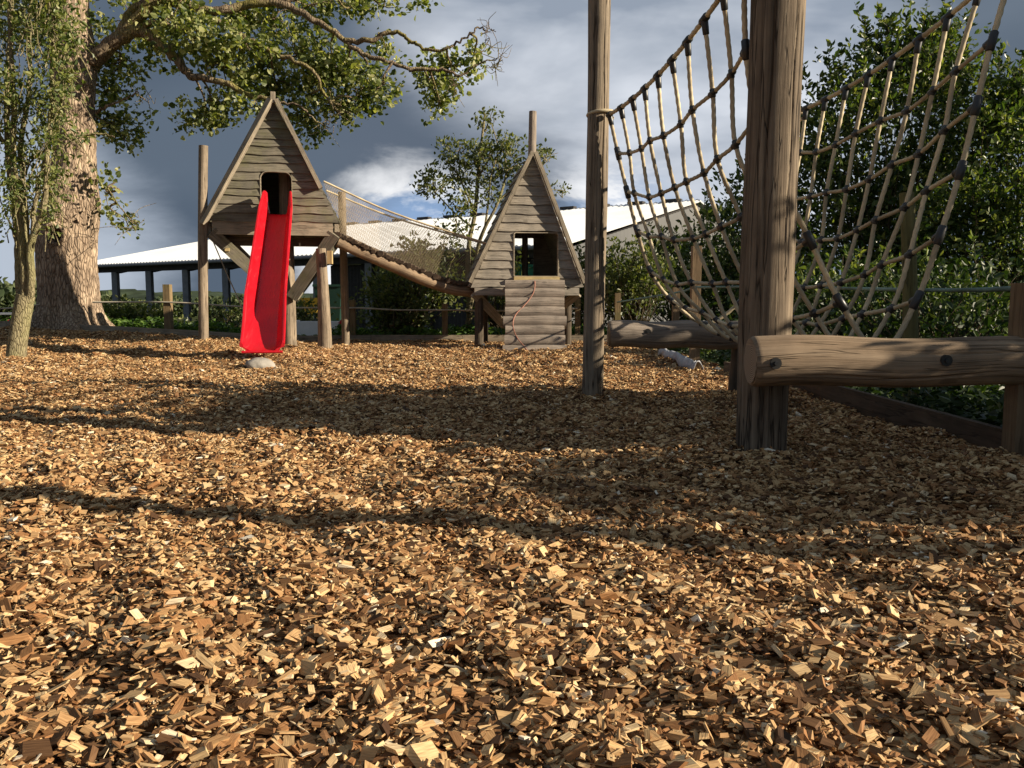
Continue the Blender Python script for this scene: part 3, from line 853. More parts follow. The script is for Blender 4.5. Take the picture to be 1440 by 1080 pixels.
def house_one():
    Yf = 10.45; rz = math.radians(11)
    base = gp(389, Yf)
    e = empty('treehouse', base, 'steep triangular boarded treehouse on a central post with the red slide leaving its door', 'playhouse', 'treehouses', rz)
    z_of = lambda py: at(389, py, Yf).z - base.z
    zb, za = z_of(312), z_of(144)
    half = .80; ap = .05
    door = (-.135, .235, z_of(303), z_of(242))
    mb = MB(); gable_wall(mb, half, zb, za, ap, 14, door, 11); mb.build('front_wall', M['board'], e)
    mb = MB(); ring_frame(mb, door[0], door[1], door[2] - .05, door[3], .09, .007, -.031, .05); mb.build('door_frame', M['edge'], e)
    mb = MB()
    for s in (-1, 1):
        mb2 = MB(); roof_boards(mb2, s, half, zb, za, ap, 1.35, 13, 30 + s); mb2.build('roof_side', M['board'], e)
    mb = MB(); gable_wall(mb, half, zb, za, ap, 14, (.05, .5, zb + .1, zb + .7), 13)
    bk = mb.build('back_wall', M['board'], e); bk.location = (0, 1.35, 0); bk.rotation_euler = (0, 0, 0)
    # barge boards: the left one runs past the corner, the right one stops short
    def barge(name, a, b, mat, up=(0, -1, 0)):
        m_ = MB(); m_.bar(a, b, .05, .085, up=up); return m_.build(name, mat, e)
    A = Vector((ap, -.062, za + .05))
    lb = Vector((-half - .01, -.062, zb - .02)); rb = A + (Vector((half, -.062, zb)) - A) * .72
    dl = (lb - A).normalized()
    barge('barge_board', A + dl * .03 + Vector((-.02, 0, 0)), lb + dl * .03, M['edge'], (.75, -.66, 0))
    dr = (rb - A).normalized()
    barge('barge_board', A + dr * .03 + Vector((.02, 0, 0)), rb, M['edge'])
    m_ = MB(); m_.bar((ap - .005, -.07, za - .02), (ap - .005, -.07, za + .11), .055, .045, up=(0, 1, 0)); m_.build('ridge_cap', M['edge'], e)
    # floor frame
    zf = z_of(330)
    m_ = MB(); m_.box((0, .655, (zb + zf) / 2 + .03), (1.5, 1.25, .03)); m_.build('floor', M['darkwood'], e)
    m_ = MB(); m_.box((0, .008, (zf + zb) / 2 + .004), (half * 2 - .15, .05, zb - zf + .02)); m_.build('front_joist', M['edge'], e)
    m_ = MB(); m_.box((0, 1.33, (zf + zb) / 2), (half * 2 - .04, .05, zb - zf)); m_.build('back_joist', M['edge'], e)
    for s in (-1, 1):
        m_ = MB(); m_.box((s * (half - .03), .66, (zf + zb) / 2 - .01), (.05, 1.26, zb - zf)); m_.build('side_joist', M['edge'], e)
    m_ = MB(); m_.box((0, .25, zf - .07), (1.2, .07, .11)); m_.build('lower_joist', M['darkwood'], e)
    # central post and the four braces that reach the corners
    m_ = MB(); m_.tube([(.13, .42, -.1), (.13, .42, .8), (.13, .42, 2.5)], [.095, .09, .085], 14, True, wob=.05); m_.build('central_post', M['pole'], e)
    for sx in (-1, 1):
        for (y0_, y1_) in ((.0, .30), (1.3, .54)):
            m_ = MB(); m_.bar((sx * (half - .06), y0_, zf + .02), (.12 + sx * .06, y1_, .62), .15, .06, up=(0, 1, 0)); m_.build('brace', M['board'], e)
    m_ = MB(); m_.box((-.56, .02, zf - .19), (.05, .05, .04)); m_.build('brace_block', M['pale'], e)
    return e


house_one()


def red_slide():
    top = at(392, 303, 10.36); bot = at(369, 494, 8.25)
    gnd = float(gz(bot.x, bot.y))
    ax = Vector((bot.x - top.x, bot.y - top.y, 0)); run = ax.length; ax.normalize(); sd = Vector((-ax.y, ax.x, 0))   # sd points to photo right
    if sd.x < 0: sd = -sd
    root = Vector((bot.x, bot.y, gnd))
    e = empty('slide', root, 'glossy red plastic slide running from the treehouse door down to a stone', 'slide')
    n = 40
    path = []
    drop = top.z - bot.z
    for i in range(n + 1):
        t = i / n
        # short flat start, straight fall, easing out at the bottom
        if t < .06: z = top.z
        else:
            q = (t - .06) / .94
            z = bot.z + drop * ((1 - q) * (1 - .05 * q) if q < .82 else (1 - .82) * (1 - .041) * ((1 - q) / .18) ** 1.7)
        p = Vector((top.x, top.y, 0)) + ax * (run * t)
        path.append((Vector((p.x, p.y, z)), t))
    def sheet(profile, name):
        m_ = MB(); V = []; k = len(profile(0))
        for p, t in path:
            for (u, h) in profile(t): V.append(p - root + sd * u + Vector((0, 0, h)))
        fs, us = [], []
        for i in range(n):
            for j in range(k - 1):
                fs.append([i * k + j, i * k + j + 1, (i + 1) * k + j + 1, (i + 1) * k + j]); us.append([(0, 0)] * 4)
        # close section and ends
        for i in range(n):
            fs.append([i * k + k - 1, i * k, (i + 1) * k, (i + 1) * k + k - 1]); us.append([(0, 0)] * 4)
        fs.append(list(range(k))[::-1]); us.append([(0, 0)] * k)
        fs.append([n * k + j for j in range(k)]); us.append([(0, 0)] * k)
        m_.add(V, fs, us, True)
        o = m_.build(name, M['slide'], e)
        md = o.modifiers.new('b', 'EDGE_SPLIT'); md.split_angle = math.radians(50)
        return o
    hw = lambda t: .115 + .022 * max(0, (t - .1) / .9) ** 1.2
    wall = lambda t: (.27 if t < .8 else .27 - .20 * ((t - .8) / .2) ** 1.3) * (1 if t > .05 else 1)
    def bed(t):
        w = hw(t) - .01
        return [(-w, .012), (-w * .8, .003), (0, 0), (w * .8, .003), (w, .012), (w, -.012), (0, -.02), (-w, -.012)]
    sheet(bed, 'bed')
    def side(s):
        def prof(t):
            w = hw(t); h = wall(t)
            f = .046 * min(1, t * 4 + .25); pts = [(w - .018, -.012), (w - .010, .02), (w + f * .6, h * .55), (w + f, h - .02), (w + f, h), (w + f + .012, h + .016), (w + f + .030, h + .014), (w + f + .036, h - .004), (w + f + .030, h - .026), (w + f + .016, h - .030), (w + f * .6 + .016, h * .5), (w + .006, -.014)]
            return [(s * u, v) for u, v in pts]
        return prof
    sheet(side(-1), 'side_wall'); sheet(side(1), 'side_wall')
    # lip at the end
    m_ = MB(); p, t = path[-1]; w = hw(1) + .06
    c = [p - root + sd * u + ax * (.0 + .012) + Vector((0, 0, -.006)) for u in np.linspace(-w, w, 9)]
    m_.tube(c, .014, 8, True); m_.build('end_lip', M['slide'], e)
    # stone below
    rp = at(366, 511, 8.0)
    v = RNG.normal(0, 1, (400, 3)); v /= np.linalg.norm(v, axis=1)[:, None]
    import bmesh
    bm = bmesh.new(); bmesh.ops.create_icosphere(bm, subdivisions=4, radius=1)
    for q in bm.verts:
        c = q.co.copy(); r = 1 + .10 * math.sin(3 * c.x + 1) * math.cos(3 * c.y) + .02 * math.sin(7 * c.x + 5 * c.z)
        q.co = Vector((c.x * .155, c.y * .13, c.z * .075)) * r
    me = bpy.data.meshes.new('boulder'); bm.to_mesh(me); bm.free(); me.materials.append(M['rock'])
    for f in me.polygons: f.use_smooth = True
    o = bpy.data.objects.new('boulder', me); C.objects.link(o); o.location = (rp.x, rp.y, float(gz(rp.x, rp.y)) + .022); o.rotation_euler = (0, .15, .3)
    tag(o, 'pale grey rounded stone half buried in chips under the slide end', 'stone')


red_slide()


def house_two():
    Yf = 11.3; rz = math.radians(8)
    base = gp(741, Yf)
    e = empty('treehouse', base, 'triangular grey boarded treehouse with square window and a post rising from its peak', 'playhouse', 'treehouses', rz)
    z_of = lambda py: at(741, py, Yf).z - base.z
    x_of = lambda px: (px - 741) * Yf / F
    zb, za = z_of(404), z_of(218)
    half = x_of(820); ap = x_of(749)
    win = (x_of(723), x_of(784), z_of(388), z_of(328))
    mb = MB(); gable_wall(mb, half, zb, za, ap, 14, win, 41); mb.build('front_wall', M['board_two'], e)
    mb = MB(); ring_frame(mb, win[0], win[1], win[2], win[3], .025, .014, -.036, .04); mb.build('window_frame', M['edge'], e)
    mb = MB(); mb.box(((win[0] + win[1]) / 2, -.06, win[2] - .035), (win[1] - win[0] + .03, .06, .045)); mb.build('window_sill', M['pale'], e)
    for s in (-1, 1):
        mb2 = MB(); roof_boards(mb2, s, half, zb, za, ap, 1.3, 13, 50 + s); mb2.build('roof_side', M['board_two'], e)
    mb = MB(); gable_wall(mb, half, zb, za, ap, 14, (x_of(725), x_of(772), zb + .16, z_of(334)), 43)
    bk = mb.build('back_wall', M['board_two'], e); bk.location = (0, 1.3, 0)
    for s in (-1, 1):
        a = Vector((ap + s * .02, -.064, za + .03)); b = Vector((s * (half + .015), -.064, zb + .06)); d = (b - a).normalized()
        m_ = MB(); m_.bar(a, b, .05, .075, up=(0, -1, 0)); m_.build('barge_board', M['edge'], e)
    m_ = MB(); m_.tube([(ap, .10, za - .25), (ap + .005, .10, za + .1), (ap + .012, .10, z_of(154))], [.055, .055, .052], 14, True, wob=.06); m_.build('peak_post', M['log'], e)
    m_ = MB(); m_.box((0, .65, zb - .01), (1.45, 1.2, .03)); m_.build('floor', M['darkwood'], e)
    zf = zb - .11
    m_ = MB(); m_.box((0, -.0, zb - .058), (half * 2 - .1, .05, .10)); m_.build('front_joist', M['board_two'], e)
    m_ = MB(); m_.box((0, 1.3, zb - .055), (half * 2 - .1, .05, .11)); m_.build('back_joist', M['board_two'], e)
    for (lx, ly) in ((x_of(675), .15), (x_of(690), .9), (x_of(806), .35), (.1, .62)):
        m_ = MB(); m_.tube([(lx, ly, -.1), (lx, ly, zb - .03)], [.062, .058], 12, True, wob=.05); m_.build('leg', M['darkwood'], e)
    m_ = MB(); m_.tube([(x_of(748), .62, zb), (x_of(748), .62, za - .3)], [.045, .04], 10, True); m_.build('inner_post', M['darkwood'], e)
    for sx in (-1, 1):
        m_ = MB(); m_.bar((sx * (half - .05), .05, zf + .03), (sx * (half - .52), .50, .27), .12, .05, up=(0, 1, 0)); m_.build('brace', M['edge'], e)
    # log ramp leaning on the front
    g = gp(752, 10.35)
    lr = empty('log_ramp', g, 'steep climbing wall of stacked round logs leaning under the treehouse window', 'climbing wall')
    top = at(752, 396, 11.16) - g; bot = at(752, 501, 10.3) - g
    rs = np.random.default_rng(3)
    nlog = 8
    for i in range(nlog):
        t = (i + .5) / nlog
        c = bot + (top - bot) * t
        r = (top - bot).length / nlog / 2 * 1.03
        h = .385 + rs.normal(0, .006) - .0 * t
        m_ = MB(); m_.tube([(c.x - h, c.y, c.z), (c.x - h * .3, c.y + rs.normal(0, .006), c.z), (c.x + h * .4, c.y + rs.normal(0, .006), c.z + .004), (c.x + h, c.y, c.z)], [r * .97, r, r * 1.02, r * .97], 16, True, wob=.05, step=.08)
        m_.build('log', M['log'], lr)
    for sx in (-.3, .3):
        m_ = MB(); m_.bar(bot + Vector((sx, .09, -.05)), top + Vector((sx, .09, -.05)), .07, .05); m_.build('rail', M['darkwood'], lr)
    # red rope hanging on it
    m_ = MB()
    pts = [(752, 395), (752, 404), (749, 414), (742, 424), (735, 432), (727, 440), (722, 450), (722, 462), (728, 476), (738, 488), (746, 500)]
    W = []
    for px, py in pts:
        t = (501 - py) / 105; Yd = 10.3 + .86 * t - .12
        W.append(at(px, py, Yd))
    c = spline(W, 6)
    o_ = Vector(c[0])
    m_.tube(c - np.array(o_), .0065, 6, True, strand=.12, pitch=.05)
    o = m_.build('climbing_rope', M['redrope'], None, o_)
    tag(o, 'faded red rope hanging loose down the log climbing wall', 'rope')


house_two()


# ------------------------------------------------------------------ round poles
def pole(name, label, cat, pxb, Y, r0, r1, top, lean=(0, 0), mat='pole', group=None, sides=20, bow=.01, cracks=(), wob=.045):
    g = gp(pxb, Y)
    m_ = MB(); rs = np.random.default_rng(int(abs(pxb * 7 + Y * 13)))
    n = 70 if len(cracks) else 16; P_ = []; R_ = []
    for i in range(n):
        t = i / (n - 1)
        P_.append((lean[0] * t + bow * math.sin(t * 3 + pxb), lean[1] * t + bow * math.cos(t * 4), -.12 + (top + .12) * t)); R_.append(r0 + (r1 - r0) * t)
    m_.tube(P_, R_, sides, True, wob=wob, seed=int(pxb), cracks=cracks)
    o = m_.build(name, M[mat], None, g)
    return tag(o, label, cat, group)


pole('wooden_pole', 'tall thin grey pole standing left of the slide treehouse', 'pole', 286, 10.3, .060, .053, at(290, 219, 10.3).z, (0.09, 0))
pole('wooden_post', 'short leaning round post holding up the upper end of the rope bridge', 'post', 458, 10.35, .088, .062, at(456, 350, 10.35).z - .02, (-.045, .02))
pole('wooden_pole', 'slim spotted pole behind the rope bridge carrying its hand ropes', 'pole', 485, 11.5, .056, .052, at(487, 270, 11.5).z, (.01, 0))


def bridge():
    a = at(474, 340, 10.72); b = at(672, 410, 11.55)
    g = Vector((a.x, a.y, 0))
    e = empty('rope_bridge', g, 'sagging log and net bridge sloping from the slide treehouse down to the window treehouse', 'bridge')
    dep = Vector((.03, .62, 0))
    mids = [(0, 0), (.18, -.035), (.4, -.065), (.62, -.095), (.82, -.085), (1, 0)]
    def line(off, k=1.0):
        return spline([a.lerp(b, t) + off + Vector((0, 0, s * k)) - g for t, s in mids], 5)
    for off in (Vector((0, 0, 0)), dep):
        m_ = MB(); c = line(off); m_.tube(c, np.linspace(.068, .082, len(c)), 14, True, wob=.06); m_.build('log_beam', M['beam'], e)
    m_ = MB(); rs = np.random.default_rng(8)
    c = line(Vector((0, 0, .10)))
    cc = np.stack([np.interp(np.linspace(0, 1, 46), np.linspace(0, 1, len(c)), c[:, k]) for k in range(3)], 1)
    for i, p in enumerate(cc):
        r = rs.uniform(.018, .042)
        m_.tube([p + np.array([0, -.09 + rs.normal(0, .012), rs.normal(0, .006)]), p + np.array([.01, .68, 0])], [r, r * .9], 7, True)
    m_.build('deck', M['kerb'], e)
    hr = []
    for (p0, pm, p1, yy) in [((455, 255), (560, 302), (700, 347), (10.75, 11.1, 11.45)), ((459, 268), (560, 308), (704, 349), (11.4, 11.75, 12.1))]:
        q = spline([at(*p0, yy[0]) - g, at(*pm, yy[1]) - g, at(*p1, yy[2]) - g], 12); hr.append(q)
        m_ = MB(); m_.tube(q, .013, 8, True, strand=.1, pitch=.06); m_.build('hand_rope', M['rope'], e)
    low = [line(Vector((0, -.06, .10))), line(dep + Vector((0, 0, .10)))]
    for top, bot in zip(hr, low):
        m_ = MB(); n = 74; rows = 16
        T = np.stack([np.interp(np.linspace(0, 1, n), np.linspace(0, 1, len(top)), top[:, k]) for k in range(3)], 1)
        B_ = np.stack([np.interp(np.linspace(0, 1, n), np.linspace(0, 1, len(bot)), bot[:, k]) for k in range(3)], 1)
        G = lambda i, j: T[i] + (B_[i] - T[i]) * (j / rows)
        for s0 in range(-rows, n):
            for dirn in (1, -1):
                pts = []
                for j in range(rows + 1):
                    i = s0 + j if dirn == 1 else s0 + rows - j
                    if 0 <= i < n: pts.append(G(i, j))
                if len(pts) > 1: m_.tube(pts, .0017, 3, False)
        m_.build('side_netting', M['netting'], e)
    m_ = MB(); m_.box(at(464, 362, 10.3) - g, (.06, .06, .16)); m_.build('wedge_block', M['pale'], e)


bridge()


# ------------------------------------------------------------------ climbing net and its frame
ZF, ZB = 3.36, 5.10
CR = [(.25 + k * .9, .2 + .25 * (k % 3), 2.1 + .25 * (k % 4), .016 if k % 2 else .010, .035 if k % 2 else .025) for k in range(7)]
frame_post_lab = 'frame of the climbing net'
pole('climbing_pole', 'thick grey cracked pole in front, carrying the near left corner of the net', 'pole', 1073, 3.30, .104, .094, 2.75, (.0, .0), mat='pole_front', sides=180, bow=.006, wob=.06, cracks=CR, group='poles of the climbing net')
pole('climbing_pole', 'slender tall pole carrying the far left corner of the net', 'pole', 835, 5.20, .068, .064, 3.3, (.0, 0), sides=140, wob=.06, cracks=[(k, .1 + .3 * (k % 3), 2.4 + .3 * (k % 2), .012, .05) for k in range(7)], group='poles of the climbing net')
pole('climbing_pole', 'pole hidden behind the thick front pole at the far right net corner', 'pole', 1080, 5.15, .066, .062, 2.0, (.0, 0), group='poles of the climbing net')
pole('climbing_pole', 'near right net pole just outside the right edge', 'pole', 1530, 3.34, .10, .09, 2.9, (0, 0), group='poles of the climbing net')
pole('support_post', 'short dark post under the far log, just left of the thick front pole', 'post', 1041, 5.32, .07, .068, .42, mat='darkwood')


def log_beam(name, label, pa, pb, r, bolts, mat='beam'):
    g = Vector(((pa.x + pb.x) / 2, pa.y, 0)); g.z = float(gz(g.x, g.y))
    e = empty(name, g, label, 'log', 'logs of the climbing net')
    n = 16; pts = [pa.lerp(pb, i / (n - 1)) + Vector((0, 0, .006 * math.sin(i * 1.1))) - g for i in range(n)]
    m_ = MB()
    pts = [pts[0] - (pts[1] - pts[0]).normalized() * .004] + pts
    m_.tube(pts, [r * .93] + [r] * 15 + [r * .97], 140, True, wob=.05, seed=int(r * 1e4), step=.012, cracks=[(.5 + k * 1.05, .15 + .22 * (k % 3), .9 + .3 * (k % 4), .010, .03) for k in range(6)]); m_.build('log', M[mat], e)
    d_ = (pb - pa).normalized(); a0 = pts[0] - d_ * .0025
    m_ = MB(); m_.tube([a0 + d_ * .002, a0], [r * .90, r * .89], 28, True); m_.build('cut_end', M['endgrain'], e)
    for bp_ in bolts:
        q = bp_ - g
        m_ = MB(); m_.tube([q + Vector((0, .03, 0)), q + Vector((0, -.004, 0))], [.021, .021], 16, True); b_ = m_.build('bolt', M['bolt'], e)
        m_ = MB(); m_.tube([q + Vector((0, -.002, 0)), q + Vector((0, -.012, 0))], [.0085, .0085], 6, True); m_.build('nut', M['clip'], b_)
    return e


Yb = 3.30 - .104 - .085
log_beam('log_beam', 'thick horizontal log bolted across the thick front pole', at(1057, 509, Yb), at(1800, 508, Yb), .091, [at(1091, 511, Yb - .093), at(1331, 507, Yb - .088)])
log_beam('log_beam', 'far horizontal log bolted to the slender tall pole', at(857, 470, 5.28), at(1085, 472, 5.28), .088, [at(911, 467, 5.28 - .084)], 'log')


def climbing_net():
    Fp = [(1046, -52), (1049, 70), (1064, 165), (1097, 252), (1139, 338), (1182, 425), (1238, 497), (1289, 422), (1322, 331), (1351, 240), (1373, 149), (1395, 58), (1428, -58)]
    Bp = [(857, 161), (869, 216), (882, 270), (896, 325), (915, 382), (944, 422), (992, 455), (1040, 425), (1064, 385), (1080, 330), (1090, 275), (1098, 220), (1106, 163)]
    yf = [ZF, ZF + .05, ZF + .06, ZF + .06, ZF + .05, ZF + .02, ZF, ZF, ZF, ZF, ZF, ZF, ZF]
    Fw = np.array([at(px, py, y) for (px, py), y in zip(Fp, yf)]); Bw = np.array([at(px, py, ZB) for px, py in Bp])
    g = Vector((1.2, 4.2, float(gz(1.2, 4.2))))
    e = empty('climbing_net', g, 'trough shaped rope climbing net with black plastic joints slung between four poles', 'climbing net')
    Fw -= np.array(g); Bw -= np.array(g)
    sag = [.075, .10, .12, .13, .13, .11, .09, .11, .13, .13, .12, .10, .075]
    rs = np.random.default_rng(2)
    NT = 10
    ts = (np.arange(NT) / (NT - 1)) ** .94
    node = np.zeros((NT, 13, 3))
    for k, t in enumerate(ts):
        for i in range(13):
            node[k, i] = Bw[i] * (1 - t) + Fw[i] * t - np.array([0, 0, sag[i] * 4 * t * (1 - t)])
            if 0 < k < NT - 1 and 0 < i < 12:
                node[k, i] += rs.normal(0, .009, 3)
    cross_objs = []
    for k in range(NT):
        m_ = MB(); m_.tube(spline(node[k], 10), .0112 if k in (0, NT - 1) else .0100, 9, True, strand=.10, pitch=.042, step=.008)
        cross_objs.append(m_.build('cross_rope', M['rope'], e))
    for i in range(13):
        pts = spline(node[:, i], 6)
        m_ = MB(); m_.tube(pts, .0112 if i in (0, 12) else .0092, 9, True, strand=.10, pitch=.042, step=.01)
        m_.build('long_rope', M['rope'], e)
    # ends of the top ropes, turned round the poles
    for i, s in ((0, -1), (12, 1)):
        m_ = MB()
        c = Bw[i] + np.array([-.045 if i == 0 else .05, .10, 0])
        a_ = np.linspace(-.4, 6.1, 24); m_.tube(np.stack([c[0] + .076 * np.cos(a_), c[1] + .076 * np.sin(a_), c[2] + .006 * a_], 1), .010, 8, True, strand=.1, pitch=.042)
        m_.build('lashing', M['rope'], e)
    count = 0; rest = MB()
    order = sorted([(k, i) for k in range(NT) for i in range(13)], key=lambda q: -q[0])
    for k, i in order:
        p = Vector(node[k, i])
        tk = Vector(node[min(k + 1, NT - 1), i] - node[max(k - 1, 0), i]).normalized()
        ti = Vector(node[k, min(i + 1, 12)] - node[k, max(i - 1, 0)]).normalized()
        use = MB() if count < 100 else rest
        if i in (0, 12):       # T joint: sleeve on the top rope, neck on the hanging rope
            use.tube([p - tk * .032, p - tk * .026, p + tk * .026, p + tk * .032], [.012, .0175, .0175, .012], 10, True)
            d = ti if i == 0 else -ti
            use.tube([p, p + d * .035, p + d * .062, p + d * .066], [.0165, .0155, .0145, .010], 10, True)
        elif k in (0, NT - 1):  # sleeve on the rim and a nose on the long rope
            use.tube([p - ti * .040, p - ti * .035, p + ti * .035, p + ti * .040], [.012, .0172, .0172, .012], 10, True)
            d = tk if k == 0 else -tk
            use.tube([p, p + d * .034, p + d * .038], [.018, .016, .011], 10, True)
        else:                   # cross joint
            use.tube([p - tk * .027, p - tk * .021, p + tk * .021, p + tk * .027], [.010, .0142, .0142, .010], 10, True)
            use.tube([p - ti * .020, p - ti * .015, p + ti * .015, p + ti * .020], [.010, .0135, .0135, .010], 10, True)
        if count < 100: use.build('rope_joint', M['clip'], e)
        count += 1
    tag(rest.build('rope_joints', M['clip'], e), kind='stuff')


climbing_net()


# ------------------------------------------------------------------ edging and fences
def edging():
    m_ = MB()
    g = Vector((1.95, 4.5, 0))
    ln = [(1.95, .2), (1.95, 3.1), (1.93, 5.8), (1.86, 7.2)]
    for (x0, y0), (x1, y1) in zip(ln[:-1], ln[1:]):
        m_.bar(Vector((x0, y0, float(gz(x0 - .2, y0)) + .02)) - g, Vector((x1, y1, float(gz(x1 - .2, y1)) + .02)) - g, .035, .15)
    o = m_.build('edging_board', M['kerb'], None, g); tag(o, 'dark timber edging board along the right side of the chips', 'edging')
    m_ = MB(); g = Vector((-1, 12.55, 0))
    xs_ = np.linspace(-9, 2.0, 9)
    for x0, x1 in zip(xs_[:-1], xs_[1:]):
        m_.bar(Vector((x0, 12.55, float(gz(x0, 12.4)) + .03)) - g, Vector((x1 - .004, 12.55, float(gz(x1, 12.4)) + .03)) - g, .04, .14)
    o = m_.build('edging_board', M['edge'], None, g); tag(o, 'pale weathered timber edging along the back of the chips', 'edging')
    # torn membrane at the edge
    a = [at(930, 497, 9.4), at(938, 508, 8.5), at(952, 514, 7.9), at(968, 521, 7.35), at(982, 527, 6.95)]
    g = Vector(a[2])
    c = spline(a, 6); rs = np.random.default_rng(4); V = []; k = 7
    for i, p in enumerate(c):
        w = .065 + .02 * math.sin(i * .9)
        for j in range(k):
            u = j / (k - 1) - .5
            V.append(np.array([p[0] + u * w * 1.2, p[1] + rs.normal(0, .012), max(float(gz(p[0], p[1])) + .03, 0) + .07 * math.cos(u * 3.0) + rs.normal(0, .012)]) - np.array(g))
    fs = [[i * k + j, i * k + j + 1, (i + 1) * k + j + 1, (i + 1) * k + j] for i in range(len(c) - 1) for j in range(k - 1)]
    m_ = MB(); m_.add(V, fs, [[(0, 0)] * 4] * len(fs), True)
    o = m_.build('plastic_membrane', M['membrane'], None, g)
    md = o.modifiers.new('s', 'SOLIDIFY'); md.thickness = .006
    tag(o, 'crumpled pale plastic membrane poking out at the chip edge by the far log', 'membrane')


edging()


def fence(name, label, posts, rope_mat, rope_pts, rope_r=.012):
    g = gp(posts[0][0], posts[0][1])
    e = empty(name, g, label, 'rope fence', 'rope fences round the chips')
    for (px, Y, pyt, w, mat, sq) in posts:
        b = gp(px, Y); t = at(px, pyt, Y).z
        m_ = MB()
        if sq: m_.bar(b - g + Vector((0, 0, -.1)), Vector((b.x, b.y, t)) - g, w, w, up=(0, 1, 0))
        else: m_.tube([b - g + Vector((0, 0, -.1)), Vector(((b.x + b.x) / 2, b.y, t / 2)) - g, Vector((b.x, b.y, t)) - g], [w / 2, w / 2, w / 2 * .96], 14, True, wob=.03)
        m_.build('post', M[mat], e)
    for pts in rope_pts:
        m_ = MB(); W = [at(*p) - g for p in pts]
        m_.tube(spline(W, 8), rope_r, 7, True, strand=.1, pitch=.05); m_.build('rope', M[rope_mat], e)
    return e


fence('rope_fence', 'low fence of square posts and one pale rope along the back of the playground',
      [(238, 12.75, 400, .105, 'post', True), (497, 12.75, 422, .085, 'post', True), (626, 12.75, 427, .085, 'post', True), (812, 12.75, 420, .08, 'post', True)], 'palerope',
      [[(-60, 436, 12.4), (20, 433, 12.5), (58, 428, 12.6)], [(130, 425, 12.7), (238, 425, 12.68), (360, 432, 12.68), (497, 433, 12.69), (560, 436, 12.68), (626, 436, 12.69), (720, 437, 12.68), (812, 434, 12.68)]], .013)
fence('rope_fence', 'fence of brown posts and one green rope in front of the right hedge',
      [(1432, 3.12, 398, .085, 'redpost', True), (976, 7.75, 346, .085, 'redpost', True), (949, 9.6, 404, .075, 'redpost', True), (868, 11.9, 412, .08, 'post', True)], 'greenrope',
      [[(1450, 405, 3.06), (1330, 408, 4.2), (1200, 406, 5.4), (1110, 403, 6.2), (976, 404, 7.7)], [(976, 404, 7.7), (949, 412, 9.55), (868, 425, 11.85)]], .0105)
pole('wooden_stake', 'mossy round stake leaning in front of the right hedge', 'stake', 1287, 4.45, .042, .036, 1.25, (-.07, .1), 'stake')
o_ = None
m_ = MB(); p0 = at(299, 338, 11.15); p1 = at(347, 446, 11.0)
m_.tube([Vector((0, 0, 0)), (p1 - p0) * .5 + Vector((0, 0, -.02)), p1 - p0], .008, 6, True)
tag(m_.build('guy_rope', M['palerope'], None, p0), 'thin slack rope running down beside the tall thin pole by the slide', 'rope')


